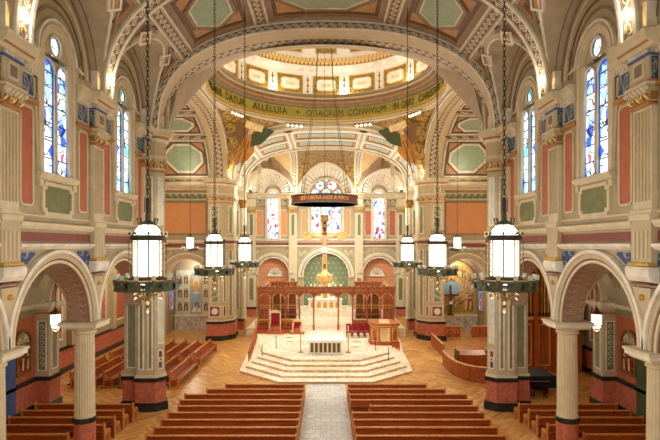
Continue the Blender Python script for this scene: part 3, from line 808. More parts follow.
ring('drum',[(8.3,21.4),(8.25,23.6)],'white'); ring('upper_cornice',[(8.25,23.6),(8.1,23.65),(8.0,23.75),(7.85,23.9),(7.8,24.0)],'molding_light'); ring('upper_gold_cornice',[(7.8,24.0),(7.7,24.1),(7.68,24.3),(7.55,24.4),(7.5,24.55),(7.8,24.6)],'gold_scroll')
ring('dome_shell',[(7.9*cos(t),24.6+6.4*sin(t)) for t in [PI/2*.92*i/14 for i in range(15)]]+[(.0,31.0)],'white')
def DR(R,z0=0):
    def F(u,v,w=0.0):
        a=u/R; return ((R-w)*sin(a),CY+(R-w)*cos(a),v)
    return F
F=DR(8.28); pn=MB(); pd=MB(); N=16
circ=2*PI*8.28; step=circ/N
for i in range(N):
    u=(i+.5-N/2)*step if False else (i-N/2)*step
    R=rect(u-1.2,u+1.2,21.65,23.25)
    pn.fband(F,R,0,.07,0,.07,'gold_paint',closed=True,sub=.5); pn.ffill(F,offs(R,.06,True),.03,'wreath',sub=.4)
    q=[(u+.92*cos(t)*(1-.12*cos(4*t)),22.45+.52*sin(t)*(1-.12*cos(4*t))) for t in [2*PI*k/24 for k in range(24)]]
    pn.fband(F,q,-.07,0,.03,.08,'gold_paint',closed=True); pn.ffill(F,q,.06,'white',rings=2)
    pn.ffill(F,[(u-.4,22.3),(u+.4,22.3),(u+.4,22.6),(u-.4,22.6)],.08,'cream_scroll',rings=1)
    v=u+step/2
    pd.fband(F,rect(v-.25,v+.25,21.55,23.4),0,.05,0,.05,'molding_light',closed=True)
    for j in range(3): pd.ffill(F,[(v-.13,21.85+.5*j),(v,21.7+.5*j),(v+.13,21.85+.5*j),(v,22.08+.5*j)],.03,'gold_dark',rings=1); pd.ffill(F,arc(v,22.12+.5*j,.07,0,360,6)[:-1],.03,'robe_green',rings=1)
pn.build('wreath_panel',dome); pd.build('drum_pilaster',dome)
F2=lambda u,v,w=0.0:(lambda t:((7.86*cos(t)-w)*sin(u/7.8),CY+(7.86*cos(t)-w)*cos(u/7.8),24.6+6.4*sin(t)-w*.5))((v)/7.0)
pn=MB()
for i in range(16):
    u=(i-8)*2*PI*7.8/16
    R=rect(u-.95,u+.95,.55,2.1); pn.fband(F2,R,0,.1,0,.08,'gold_paint',closed=True,sub=.5); pn.ffill(F2,offs(R,.08,True),.04,'wreath',sub=.4)
    pn.fband(F2,arc(u+1.53,1.5,.2,0,360,10)[:-1],0,.05,0,.06,'gold_paint',closed=True)
    pn.fband(F2,[(u+1.53,2.0),(u+1.2,6.5)],-.1,.1,0,.1,'gold_scroll',sub=.6)
pn.build('dome_panel',dome)
ring('oculus_lantern',[(3.2,30.2),(3.1,30.0),(3.0,30.3)],'gold_paint')
# inscription round the ring
def text_mesh(txt,size,ext=.01):
    cu=bpy.data.curves.new('t','FONT'); cu.body=txt; cu.size=size; cu.extrude=ext; cu.space_character=1.08
    o=bpy.data.objects.new('t',cu); COL.objects.link(o); dg=bpy.context.evaluated_depsgraph_get()
    me=bpy.data.meshes.new_from_object(o.evaluated_get(dg)); vs=[tuple(v.co) for v in me.vertices]; fs=[tuple(p.vertices) for p in me.polygons]
    bpy.data.objects.remove(o); bpy.data.curves.remove(cu); bpy.data.meshes.remove(me); return vs,fs
F=DR(8.49)
vs,fs=text_mesh('O SACRUM CONVIVIUM',.78); x1=max(v[0] for v in vs)
ins=MB()
def put_text(txt,size,u0,z,F,m,mb,want=None,w=.03,centre=False,thick=1.0):
    vs,fs=text_mesh(txt,size); a=min(v[0] for v in vs);b=max(v[0] for v in vs); k=(want/(b-a)) if want else 1.0
    if centre: u0=u0-(b-a)*k/2
    mb.add([F(u0+(v[0]-a)*k,z+v[1],w+v[2]) for v in vs],fs,m)
# u from the pixel columns of the photograph's words, on the far side of the ring
put_text('O SACRUM',.78,-1.75,19.78,F,'dark_void',ins,3.3); put_text('CONVIVIUM',.78,2.0,19.78,F,'dark_void',ins,3.5)
put_text('+',.78,-2.75,19.78,F,'dark_void',ins,.45); put_text('ALLELUIA',.78,-6.9,19.78,F,'dark_void',ins,3.4); put_text('DATUR.',.78,-10.1,19.78,F,'dark_void',ins,2.5); put_text('NOBIS PIGNUS',.78,-15.6,19.78,F,'dark_void',ins,4.9)
put_text('IN QUO',.78,6.3,19.78,F,'dark_void',ins,2.2); put_text('CHRISTUS',.78,9.1,19.78,F,'dark_void',ins,3.3); put_text('SUMITUR',.78,13.0,19.78,F,'dark_void',ins,3.0)
ins.build('inscription_lettering',dome)
# ------------------------------------------------------------------ crossing piers
def crossing_pier(s,near,label):
    Y=(lambda y:y) if near else (lambda y:2*CY-y)
    poly=[(s*x,y) for x,y in ((8.75,25.6),(9.7,25.6),(9.7,26.0),(10.5,26.0),(10.5,28.2),(9.6,28.2),(8.8,27.0),(8.38,26.0))] if near else [(s*x,y) for x,y in ((10.5,44.4),(9.25,44.4),(8.85,44.8),(8.4,45.4),(8.4,47.0),(10.5,47.0))]
    e=empty('pillar',kind='structure'); e['label']=label
    def lay(name,rows):
        b=MB()
        for z0,z1,o,m in rows: b.prism(grow(poly,o),z0,z1,m)
        b.build(name,e)
    lay('pier_base',[(0,.34,.16,'black_marble'),(.34,.42,.1,'black_marble'),(.42,1.5,.06,'pink_marble'),(1.5,1.7,.12,'black_marble')])
    lay('pier_shaft',[(1.7,1.82,.08,'stone_warm'),(1.82,8.55,.0,'stone'),(8.55,8.62,.12,'molding_light'),(8.62,8.9,.05,'red_band'),(8.9,9.2,.14,'stone_warm'),(9.2,13.0,0,'stone')])
    lay('pier_entablature',[(12.25,12.35,.05,'orange_line'),(12.35,12.5,.03,'stone_warm'),(12.5,12.95,.07,'stone'),(12.95,13.1,.14,'stone_warm'),(13.1,13.8,.06,'stone'),(13.8,13.95,.14,'molding_light'),(13.95,14.05,.2,'orange_line'),(14.05,14.2,.32,'stone_warm'),(14.2,14.42,.44,'stone_warm')])
    lay('vault_springer',[(14.42,15.2,-.02,'molding_light')])
    pn=MB(); em=MB()
    def face(a,b,nrm,z0,z1,mi,ins=.14):
        L=math.hypot(b[0]-a[0],b[1]-a[1]); F=flat(a,b,nrm)
        frame_fill(pn,F,rect(min(ins,L*.2),L-min(ins,L*.2),z0,z1),.07,.05,'molding_light',mi,sub=3)
        return F,L
    X=lambda x:s*x
    if near:
        for z0,z1 in ((2.1,8.1),(9.5,12.0)):
            face((X(8.78),25.6),(X(9.22),25.6),(0,-1),z0,z1,'sage',.08); face((X(9.24),25.6),(X(9.68),25.6),(0,-1),z0,z1,'green' if z0<5 else 'sage',.08)
            face((X(9.7),26.0),(X(10.5),26.0),(0,-1),z0,z1,'sage',.14)
        face((X(8.75),25.6),(X(8.38),26.0),(-s*.73,-.68),3.4,8.1,'pale_lattice'); face((X(8.75),25.6),(X(8.38),26.0),(-s*.73,-.68),9.5,12.0,'pale_lattice')
        F,L=face((X(8.75),25.6),(X(8.38),26.0),(-s*.73,-.68),2.1,3.1,'red_band')
        em.fband(F,arc(L/2,2.6,.13,0,360,12)[:-1],0,.06,.03,.08,'molding_light',closed=True)
    else:
        c0,c1=(X(10.5),44.4),(X(9.25),44.4); nn=(0,-1)
        for z0,z1 in ((3.4,8.1),(9.5,12.0)):
            F,L=face(c0,c1,nn,z0,z1,'sage',.3)
            k=z0+.4
            while k<z1-.4:
                em.fband(F,arc(L/2-.12,k,.12,0,260,8),-.03,.03,.03,.07,'pale_lattice'); em.fband(F,arc(L/2+.12,k+.24,.12,180,440,8),-.03,.03,.03,.07,'pale_lattice'); k+=.5
        F,L=face(c0,c1,nn,2.1,3.1,'red_band',.12); em.fband(F,arc(L/2,2.6,.3,0,360,14)[:-1],0,.1,.03,.08,'molding_light',closed=True); em.ffill(F,arc(L/2,2.6,.2,0,360,14)[:-1],.06,'white',rings=1)
        frame_fill(em,F,rect(L/2-.3,L/2+.3,13.15,13.75),.06,.1,'molding_light','red_band',sub=3)
        face((X(9.25),44.4),(X(8.85),44.8),(-s*.7,-.7),2.1,3.1,'red_band'); face((X(9.25),44.4),(X(8.85),44.8),(-s*.7,-.7),3.4,8.1,'sage')
        for z0,z1 in ((2.1,8.1),(9.5,12)): face((X(8.85),44.8),(X(8.4),45.4),(-s*.8,-.6),z0,z1,'sage',.2)
    P=grow(poly,.08)
    for q in range(len(P)):
        p0,p1=P[q],P[(q+1)%len(P)]; L=math.hypot(p1[0]-p0[0],p1[1]-p0[1]); nx,ny=(p1[1]-p0[1])/L,-(p1[0]-p0[0])/L
        if area2(P)<0: nx,ny=-nx,-ny
        Fq=flat(p0,p1,(nx,ny)); k=.08
        while k<L-.06:
            em.fprof(Fq,k-.06,k+.06,[(12.45,0),(12.6,.08),(12.72,.12),(12.78,.05),(12.7,0)],'gold_scroll'); k+=.24
    pn.build('pier_panel',e); em.build('pier_ornament',e)
crossing_pier(-1,True,'square pier with tall green panels where the left arcade meets the crossing'); crossing_pier(1,True,'square pier with tall green panels where the right arcade meets the crossing')
crossing_pier(-1,False,'far crossing pier with a red medallion panel, to the left of the altar steps'); crossing_pier(1,False,'far crossing pier with a red medallion panel, to the right of the altar steps')
# ------------------------------------------------------------------ transepts
def transept(s):
    side=sname(s); YE=47.0; XE=17.5
    F=flat((s*8.8,YE),(s*9.8,YE),(0,-1))          # u outwards from x=8.8
    U=lambda x:x-8.8
    mb=MB()
    wall_arch(mb,F,U(10.3),U(XE),0,9.0,U(13.05),2.05,0,5.1,.9,'stone_shade','stone',28)
    mb.fbox(F,U(10.3),U(XE),9.0,14.4,-.3,0,'stone_shade'); mb.fbox(F,U(8.8),U(10.3),0,14.4,-.3,-.05,'stone')
    w=mb.build('wall_%s_transept_east'%side,kind='structure')
    d=MB(); P=arc(U(13.05),5.1,2.05,0,180,30)
    d.fband(F,P,-.14,0,0,.08,'stone_warm'); d.fband(F,P,-.2,-.14,0,.03,'orange_line'); d.fband(F,P,-.5,-.2,0,.12,'stone'); d.fband(F,P,-.62,-.5,0,.2,'molding_light')
    for q in (-1,1): d.ffill(F,[(U(13.05)+q*2.7,7.9),(U(13.05)+q*1.2,7.9),(U(13.05)+q*2.7,6.2)],.02,'scroll_spandrel',rings=2)
    for q in (-1,1): d.fbox(F,U(13.05)+q*2.32-.3,U(13.05)+q*2.32+.3,0,5.1,0,.12,'stone_warm'); d.fprof(F,U(13.05)+q*2.32-.36,U(13.05)+q*2.32+.36,[(4.8,0),(4.82,.16),(5.0,.24),(5.1,.24),(5.12,0)],'molding_light')
    d.build('archivolt',w)
    d=MB(); d.fprof(F,U(10.3),U(XE),[(8.02,0),(8.04,.14),(8.14,.26),(8.22,.26),(8.24,0)],'molding_light'); d.fbox(F,U(10.3),U(XE),8.3,8.62,0,.03,'red_band'); d.fprof(F,U(10.3),U(XE),[(8.7,0),(8.72,.16),(8.84,.26),(8.92,.26),(8.94,0)],'molding_light')
    d.fprof(F,U(10.3),U(XE),[(13.3,0),(13.3,.08),(13.36,.1),(13.38,0)],'stone_warm'); d.fbox(F,U(10.3),U(XE),12.85,13.3,0,.05,'scroll_green'); d.fprof(F,U(10.3),U(XE),[(12.72,0),(12.74,.14),(12.82,.14),(12.84,0)],'stone_warm')
    d.fprof(F,U(10.3),U(XE),[(13.6,0),(13.64,.14),(13.8,.2),(13.9,.36),(14.1,.5),(14.34,.55),(14.42,0)],'stone_warm'); d.fprof(F,U(10.3),U(XE),[(13.5,0),(13.5,.1),(13.57,.12),(13.6,0)],'orange_line')
    d.build('cornice',w)
    d=MB(); frame_fill(d,F,rect(U(11.15),U(15.6),9.45,12.6),.14,.1,'taupe','orange',sub=2,wi=.03); frame_fill(d,F,rect(U(15.9),U(17.4),9.45,12.6),.14,.1,'taupe','orange',sub=2,wi=.03); d.build('orange_wall_panel',w)
    # end wall, west wall
    mb=MB(); G=flat((s*XE,27.3),(s*XE,28.3),(-s,0))
    for y0,y1 in ((0,6.6),(6.6,13.2),(13.2,19.7)):
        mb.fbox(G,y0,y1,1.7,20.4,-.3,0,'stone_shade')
        frame_fill(mb,G,rect(y0+.8,y1-.8,2.2,7.6),.14,.08,'molding_light','pink',sub=3,wi=.02); frame_fill(mb,G,rect(y0+.8,y1-.8,9.6,12.6),.14,.08,'molding_light','orange',sub=3,wi=.02)
        mb.fbox(G,y0-.0,y0+.6,1.7,14,0,.3,'stone')
    mb.fbox(G,0,19.7,0,1.7,-.3,.08,'pink_marble'); mb.fbox(G,0,19.7,0,.36,0,.14,'black_marble'); mb.fbox(G,0,19.7,1.55,1.72,0,.14,'black_marble')
    mb.fprof(G,0,19.7,[(8.7,0),(8.72,.16),(8.84,.26),(8.92,.26),(8.94,0)],'molding_light')
    mb.build('wall_%s_transept_end'%side,kind='structure')
    mb=MB(); K=flat((s*10.3,27.3),(s*11.3,27.3),(0,1)); mb.fbox(K,0,XE-10.3,8.3,20.2,-.25,0,'stone'); mb.fbox(K,4.7,XE-10.3,0,8.3,-.25,0,'stone'); mb.build('wall_%s_transept_west'%side,kind='structure')
    # vault
    def V(u,v,w=0.0):
        y,z=TRV.at(u); n=TRV.nrm(u); return (s*v,CY+y+n[0]*w,z+n[1]*w)
    L=TRV.len; mb=MB(); mb.grid(lambda i,j:V(-L+2*L*i,9.8+(XE+.2-9.8)*j),50,6,'vault_plaster'); c=mb.build('ceiling_%s_transept'%side,smooth=True,kind='structure')
    r=MB(); oc=MB()
    for (u0,u1) in ((L-4.35,L-.35),(L-7.9,L-4.85),(L-12.4,L-8.5),(-4,4)):
        r.fbox(V,u1+.12,u1+.42 if u1<L-1 else u1+.2,10.2,XE,0,.06,'scroll_band',1,6)
        for (v0,v1) in ((10.9,15.4),(15.8,XE)):
            R=rect(u0+.1,u1-.1,v0,v1)
            r.fband(V,R,0,.14,0,.1,'molding_light',closed=True,sub=.6); r.fband(V,R,.14,.34,0,.06,'taupe_dark',closed=True,sub=.6)
            r.ffill(V,offs(R,.34,True),.02,'vault_orange',sub=.5,rings=4)
            if v1>XE-.5: continue
            O=octo(u0+.5,u1-.5,v0+.5,v1-.5,min(u1-u0,v1-v0)*.25)
            r.fband(V,O,-.16,0,0,.05,'brown_line',closed=True,sub=.5); r.fband(V,O,0,.22,0,.1,'molding_light',closed=True,sub=.5)
            oc.ffill(V,offs(O,.18,True),.05,'vault_green',sub=.5,rings=4)
    for v in (10.3,15.6): r.fband(V,[(-L+2*L*i/50,v) for i in range(51)],-.25,.25,0,.1,'scroll_band')
    r.build('coffer_frame',c); oc.build('green_octagon_panel',c)
    # chapel recess behind the arch
    ch=MB(); x0,x1=10.8,15.3
    Fb=flat((s*x0,50.6),(s*x1,50.6),(0,-1)); ch.fbox(Fb,-.3,x1-x0+.3,0,8,-.2,0,'stone_shade')
    ch.fbox(flat((s*15.3,47.9),(s*15.3,50.6),(-s,0)),0,2.7,0,8,-.2,0,'stone_shade'); ch.fbox(flat((s*10.8,47.9),(s*10.8,50.6),(s,0)),0,2.7,0,8,-.2,0,'stone_shade')
    n=20; vs=[]
    for i in range(n+1):
        a=PI*i/n
        for y in (47.9,50.6): vs.append((s*(13.05+2.25*cos(a)),y,5.3+2.2*sin(a)))
    ch.add(vs,[(2*i,2*i+2,2*i+3,2*i+1) for i in range(n)],'scroll_soffit')
    cw=ch.build('wall_%s_chapel'%side,kind='structure')
    b=MB(); b.box(s*10.9,s*15.2,50.1,50.55,0,1.35,'grey_marble'); b.box(s*10.9,s*15.2,50.0,50.58,1.35,1.5,'molding_light'); b.build('marble_dado',cw)
    # narrow side window of the chapel
    wdw=MB(); G=flat((s*15.27,47.9),(s*15.27,50.6),(-s,0)); global wn
    pts=[(.9,2.2),(1.7,2.2)]+arc(1.3,5.2,.4,0,180,10); wdw.fband(G,pts,-.12,0,0,.1,'molding_light',closed=True); o=wdw.build('window_%d'%wn,kind='structure'); wn+=1
    g=MB(); g.ffill(G,pts,.03,'chapel_glass',rings=1); g.build('stained_glass',o)
for s in (-1,1): transept(s)
# ------------------------------------------------------------------ side aisles
def aisle(s):
    side=sname(s); XW=15.0; F=flat((s*XW,2),(s*XW,3),(-s,0)); U=lambda y:y-2
    mb=MB(); mb.fbox(F,0,U(27.3),1.7,9,-.3,0,'pink'); mb.fbox(F,0,U(27.3),4.9,5.25,0,.06,'sage')
    w=mb.build('wall_%s_aisle'%side,kind='structure')
    d=MB(); d.fbox(F,0,U(27.3),.36,1.52,0,.06,'pink_marble'); d.build('wainscot',w)
    d=MB(); d.fbox(F,0,U(27.3),0,.36,0,.14,'black_marble'); d.fprof(F,0,U(27.3),[(1.5,0),(1.52,.14),(1.68,.14),(1.72,0)],'black_marble'); d.build('black_marble_band',w)
    d=MB(); d.fprof(F,0,U(27.3),[(5.2,0),(5.22,.1),(5.32,.22),(5.4,.24),(5.5,.28),(5.52,0)],'stone_warm'); d.fprof(F,0,U(27.3),[(4.86,0),(4.88,.1),(4.95,.1),(4.97,0)],'orange_line'); d.build('cornice',w)
    d=MB(); d.fbox(F,0,U(27.3),5.5,9,0,.02,'stone_shade'); d.build('upper_wall',w)
    for yp in (8.7,14.3,19.9,26.3):
        r=MB(); r.box(s*14.3,s*XW,yp-.5,yp+.5,1.72,5.5,'stone'); 
        K=flat((s*14.3,yp-.5),(s*XW,yp-.5),(0,-1)); frame_fill(r,K,rect(.12,.58,2.0,4.6),.06,.04,'molding_light','green',sub=3)
        for k in range(8): r.fband(K,arc(.35,2.35+.28*k,.09,0,300,8),-.018,.018,.02,.05,'pale_lattice')
        K2=flat((s*14.3,yp-.5),(s*14.3,yp+.5),(-s,0)); frame_fill(r,K2,rect(.2,.8,2.0,4.6),.07,.04,'molding_light','sage',sub=3)
        pr=r.build('wall_pier',w)
        b=MB(); b.box(s*14.26,s*XW,yp-.54,yp+.54,.36,1.52,'pink_marble'); b.box(s*14.18,s*XW,yp-.62,yp+.62,0,.36,'black_marble'); b.box(s*14.2,s*XW,yp-.6,yp+.6,1.52,1.72,'black_marble'); b.build('pier_base',pr)
        b=MB(); b.box(s*14.2,s*XW,yp-.6,yp+.6,4.95,5.03,'orange_line'); b.box(s*14.14,s*XW,yp-.66,yp+.66,5.2,5.36,'stone_warm'); b.box(s*14.05,s*XW,yp-.74,yp+.74,5.36,5.54,'molding_light'); b.build('pier_capital',pr)
    # aisle vault with transverse arches
    ZA=lambda x:5.55+2.55*sqrt(max(0,1-((x-12.5)/2.6)**2))
    def AV(i,j):
        x=9.95+5.05*i; y=2+25.3*j
        zb=5.55+2.75*sqrt(max(0,1-((x-12.5)/2.58)**2)); zc=5.5
        for yc,r in ((5.85,2.45),(11.5,2.45),(17.1,2.45),(22.9,2.7),(28,2)):
            if abs(y-yc)<r: zc=5.5+2.75*sqrt(max(0,1-((y-yc)/r)**2))
        return (s*x,y,max(zb,zc))
    mb=MB(); mb.grid(AV,40,180,'stone_shade'); c=mb.build('ceiling_%s_aisle'%side,smooth=True,kind='structure')
    t_=MB()
    for yp in (8.7,14.3,19.9,26.3):
        vs=[];n=24;uv=[]
        for i in range(n+1):
            a=PI*i/n; X=12.2-2.15*cos(a); Z=5.5+2.3*sin(a); X2=12.2-2.4*cos(a);Z2=5.5+2.72*sin(a)
            vs+=[(s*X2,yp-.35,Z2),(s*X,yp-.35,Z),(s*X,yp+.35,Z),(s*X2,yp+.35,Z2)]; uv+=[(a*2.3,0),(a*2.3,0),(a*2.3,1),(a*2.3,1)]
        t_.add(vs,[(4*i+q,4*i+4+q,4*i+5+q,4*i+1+q) for i in range(n) for q in range(3)],'stone_warm',uv)
        vs=[(s*(12.2-2.16*cos(PI*i/n)*.995),yp+dy,5.5+2.28*sin(PI*i/n)) for i in range(n+1) for dy in (-.2,.2)]
        t_.add(vs,[(2*i,2*i+2,2*i+3,2*i+1) for i in range(n)],'scroll_soffit',[(2.3*PI*i/n,v) for i in range(n+1) for v in (0,1)])
    t_.build('transverse_arch',c)
for s in (-1,1): aisle(s)
# ------------------------------------------------------------------ sanctuary
YB=60.0
def sanctuary():
    F=flat((0,YB),(1,YB),(0,-1)); mb=MB()
    wall_arch(mb,F,-3.6,3.6,0,9.0,0,2.72,0,4.8,1.4,'stone_shade','stone_warm',30)
    for q in (-1,1):
        a,b=(3.6,10.2) if q>0 else (-10.2,-3.6)
        wall_arch(mb,F,a,b,0,9.0,q*6.35,1.85,0,5.1,1.2,'stone_shade','stone_warm',24)
    mb.fbox(F,-10.2,10.2,9.0,19.2,-.3,0,'stone_shade')
    w=mb.build('wall_back',kind='structure')
    d=MB()
    for uc,r,vs,base in ((0,2.72,4.8,0),(-6.35,1.85,5.1,0),(6.35,1.85,5.1,0)):
        P=[(uc+r,base),(uc+r,vs)]+arc(uc,vs,r,0,180,30)+[(uc-r,vs),(uc-r,base)]; P2=arc(uc,vs,r,0,180,30)
        d.fband(F,P2,-.16,0,0,.1,'molding_light'); d.fband(F,P2,-.24,-.16,0,.03,'taupe_dark'); d.fband(F,P2,-.5,-.24,0,.12,'stone_warm'); d.fband(F,P2,-.62,-.5,0,.2,'molding_light')
        for q in (-1,1):
            d.fprof(F,uc+q*(r+.3)-.34,uc+q*(r+.3)+.34,[(vs-.28,0),(vs-.26,.16),(vs-.1,.3),(vs,.3),(vs+.02,0)],'stone_warm')
            d.ffill(F,[(uc+q*(r+.55),8.1),(uc+q*(r*.55+.3),8.1),(uc+q*(r+.55),6.6)],.03,'scroll_spandrel',rings=2)
    d.build('archivolt',w)
    d=MB()
    for z0,dd in ((8.25,.24),(9.0,.26)): d.fprof(F,-10.2,10.2,[(z0,0),(z0+.02,dd*.6),(z0+.12,dd),(z0+.2,dd),(z0+.22,0)],'molding_light')
    d.fbox(F,-10.2,10.2,8.5,8.78,0,.04,'red_band'); d.build('string_course',w)
    d=MB()
    d.fprof(F,-10.2,10.2,[(14.0,0),(14.05,.16),(14.2,.24),(14.3,.42),(14.45,.5),(14.6,.5),(14.6,0)],'stone_warm')
    for a,b in ((-10.2,-7.3),(-5.4,-2.3),(2.3,5.4),(7.3,10.2)): d.fbox(F,a,b,13.3,13.9,0,.05,'scroll_green'); d.fprof(F,a,b,[(13.1,0),(13.12,.14),(13.22,.14),(13.24,0)],'orange_line')
    d.box(-10.2,10.2,59.0,60,14.56,14.62,'stone_warm')
    d.build('cornice',w)
    # pilasters between the windows
    for uc in (-8.9,-3.95,3.95,8.9):
        p=MB(); p.fbox(F,uc-.5,uc+.5,0,13.05,0,.3,'stone_warm'); frame_fill(p,flat((0,YB-.3),(1,YB-.3),(0,-1)),rect(uc-.24,uc+.24,9.6,12.2),.06,.05,'molding_light','green',sub=3); frame_fill(p,flat((0,YB-.3),(1,YB-.3),(0,-1)),rect(uc-.3,uc+.3,1.9,4.6),.06,.05,'molding_light','green',sub=3)
        p.fbox(F,uc-.56,uc+.56,0,.9,0,.36,'pink_marble'); p.fbox(F,uc-.6,uc+.6,.9,1.1,0,.42,'black_marble')
        pl=p.build('pilaster',w)
        c=MB(); c.fprof(F,uc-.5,uc+.5,[(12.3,.3),(12.5,.36),(12.9,.5),(13.05,.55),(13.05,0)],'stone')
        for j in range(4): g=uc-.39+j*.26; c.fprof(F,g-.1,g+.1,[(12.35,.3),(12.6,.46),(12.7,.54),(12.78,.42)],'gold_paint')
        c.fprof(F,uc-.62,uc+.62,[(13.05,0),(13.05,.6),(13.2,.62),(13.2,0)],'stone_warm'); c.fbox(F,uc-.5,uc+.5,13.2,14.0,0,.36,'stone_warm'); c.fprof(F,uc-.7,uc+.7,[(14.0,0),(14.05,.5),(14.3,.66),(14.62,.74),(14.62,0)],'stone_warm'); c.build('capital',pl)
    # painted panels by the windows
    d=MB()
    for uc in (-7.95,-5.05,5.05,7.95,-2.65,2.65):
        hw=.42 if abs(uc)>3 else .3
        frame_fill(d,F,rect(uc-hw,uc+hw,9.6,12.7),.06,.08,'molding_light','orange' if uc<3 and abs(uc)>3 or abs(uc)<3 else 'pink',sub=3)
    d.build('orange_wall_panel',w)
    # arch backs
    d=MB(); F2=flat((0,YB+.9),(1,YB+.9),(0,-1)); F3=flat((0,YB+1.1),(1,YB+1.1),(0,-1))
    d.fbox(F2,-8.4,-4.2,0,7.6,0,.02,'damask_orange',8,8); d.fbox(F2,4.2,8.4,0,7.6,0,.02,'damask_orange',8,8)
    d.fbox(F3,-3,3,0,8,0,.02,'damask_green',8,8); d.build('patterned_niche_wall',w)
    d=MB()
    for q in (-1,1):   # white carved lunette in each side niche
        uc=q*6.2; z=4.85; F4=flat((0,YB+.88),(1,YB+.88),(0,-1))
        d.fband(F4,arc(uc,z,.72,0,180,16),-.12,0,0,.2,'molding_light'); d.ffill(F4,arc(uc,z,.72,0,180,16),.05,'white',rings=2); d.fbox(F4,uc-.95,uc+.95,z-.16,z,0,.25,'molding_light')
        for k in range(5): a=PI*(k+1)/6; d.fband(F4,[(uc+.1*cos(a),z+.1*sin(a)),(uc+.66*cos(a),z+.66*sin(a))],-.03,.03,.05,.1,'taupe')
    d.build('carved_lunette',w)
    # lunettes above the cornice: scalloped fans
    d=MB(); fn=MB()
    for uc,r,ri in ((0,3.05,2.0),(-6.35,2.2,.95),(6.35,2.2,.95)):
        Fl=flat((0,YB-.9),(1,YB-.9),(0,-1)); zc=14.75
        Fw=flat((0,YB-.1),(1,YB-.1),(0,-1))
        d.fband(Fl,arc(uc,zc,r,0,180,30),-.16,.02,-.8,.1,'molding_light'); d.fband(Fl,arc(uc,zc,r+.24,0,180,30),-.12,0,-.05,.06,'orange_line')
        n=17
        for k in range(n):  # each flute a small cone, recessed from rim to hub
            a0,a1=PI*k/n,PI*(k+1)/n; am=(a0+a1)/2
            pt=lambda rr,a,w_,Fw=Fw,uc=uc,zc=zc:Fw(uc+rr*cos(a),zc+rr*sin(a),w_)
            fn.add([pt(ri,a0,.12),pt(ri,am,.02),pt(ri,a1,.12),pt(r,a1,.55),pt(r,am,.32),pt(r,a0,.55)],[(0,1,4,5),(1,2,3,4)],'white')
            fn.tube([pt(ri,a0,.14),pt(r,a0,.58)],.03,'vault_orange',5)
            fn.sphere(pt(r-.12,am,.40),.09,'molding_light',6,5)
    d.build('lunette_arch',w); fn.build('scallop_fan',w)
    # apse windows
    global wn
    def win(uc,hw,z0,zs,big):
        global wn
        fr=MB(); G=flat((0,YB-.12),(1,YB-.12),(0,-1)); gl=MB(); Fg=flat((0,YB-.05),(1,YB-.05),(0,-1))
        if not big:
            pts=[(uc-hw,z0),(uc+hw,z0)]+arc(uc,zs,hw,0,180,16); fr.fband(G,pts,-.2,0,-.1,.2,'stone_warm',closed=True); fr.fband(G,pts,-.3,-.2,-.1,.1,'molding_light',closed=True)
            gl.ffill(Fg,pts,.02,'apse_glass',sub=.4,rings=1)
        else:
            out=[(uc-2.0,z0),(uc+2.0,z0)]+arc(uc,zs+.2,2.0,0,180,24); fr.fband(G,out,-.2,.05,-.1,.25,'stone_warm',closed=True)
            fr.ffill(flat((0,YB-.1),(1,YB-.1),(0,-1)),out,0,'stone_warm',sub=.5,rings=2)
            for q in (-1,0,1):
                c=uc+q*1.22; pts=[(c-.48,z0+.1),(c+.48,z0+.1)]+arc(c,zs-.62,.48,0,180,14); fr.fband(G,pts,-.1,0,-.02,.16,'stone_warm',closed=True); gl.ffill(flat((0,YB-.14),(1,YB-.14),(0,-1)),pts,.02,'apse_glass',sub=.4,rings=1)
            for cx,cz,r in ((0,zs+2.0,.16),(-.72,zs+1.4,.5),(.72,zs+1.4,.5),(0,zs+.55,.42),(-1.3,zs+.5,.42),(1.3,zs+.5,.42)):
                p2=arc(uc+cx,cz,r,0,360,16)[:-1]; fr.fband(G,p2,-.08,0,-.02,.16,'stone_warm',closed=True); gl.ffill(flat((0,YB-.14),(1,YB-.14),(0,-1)),p2,.02,'apse_glass',rings=1)
        o=fr.build('window_%d'%wn,kind='structure'); wn+=1; gl.build('stained_glass',o)
    win(-6.35,.62,9.3,14.3,False); win(6.35,.62,9.3,14.3,False); win(0,2.0,9.3,14.2,True)
    # side walls
    for s in (-1,1):
        b=MB(); b.box(s*10.2,s*10.5,47.3,61.2,0,19,'stone_shade'); b.build('wall_%s_sanctuary'%sname(s),kind='structure')
        r=MB(); r.box(s*8.35,s*9.3,50.2,51.3,1.0,13.0,'stone_warm'); r.box(s*8.3,s*9.3,50.15,51.35,0,1.0,'pink_marble'); r.box(s*8.25,s*9.4,50.1,51.4,.9,1.1,'black_marble')
        r.lathe([(.34,1.1),(.3,1.4),(.3,12.2)],(s*8.3,50.3,0),'stone_warm',16); r.box(s*8.1,s*9.4,50.0,51.4,12.9,13.2,'stone_warm'); r.box(s*8.2,s*9.4,50.1,51.4,13.2,13.9,'stone'); r.box(s*7.95,s*9.6,49.9,51.5,13.9,14.4,'stone_warm')
        for z in (12.2,12.5,12.8): r.lathe([(.3+(z-12.2)*.3,z),(.42+(z-12.2)*.3,z+.22)],(s*8.3,50.3,0),'gold_scroll',12)
        for z0,z1 in ((2,8),(9.5,12)): frame_fill(r,flat((s*8.65,50.2),(s*9.3,50.2),(0,-1)),rect(.06,.58,z0,z1),.05,.04,'molding_light','sage',sub=3)
        r.build('wall_%s_sanctuary_pier'%sname(s),kind='structure')
    # vault over the sanctuary: shallow half dome with three lunette vaults cut in
    LU=[(0,3.05,14.75),(-6.35,2.2,14.75),(6.35,2.2,14.75)]
    Z0=14.55;BH=4.0
    def ell(x,y):
        t=1-(abs(x)/8.9)**2.6-((max(0,y-50.4))/9.6)**2.6
        return Z0+BH*max(0,t)**(1/2.6)
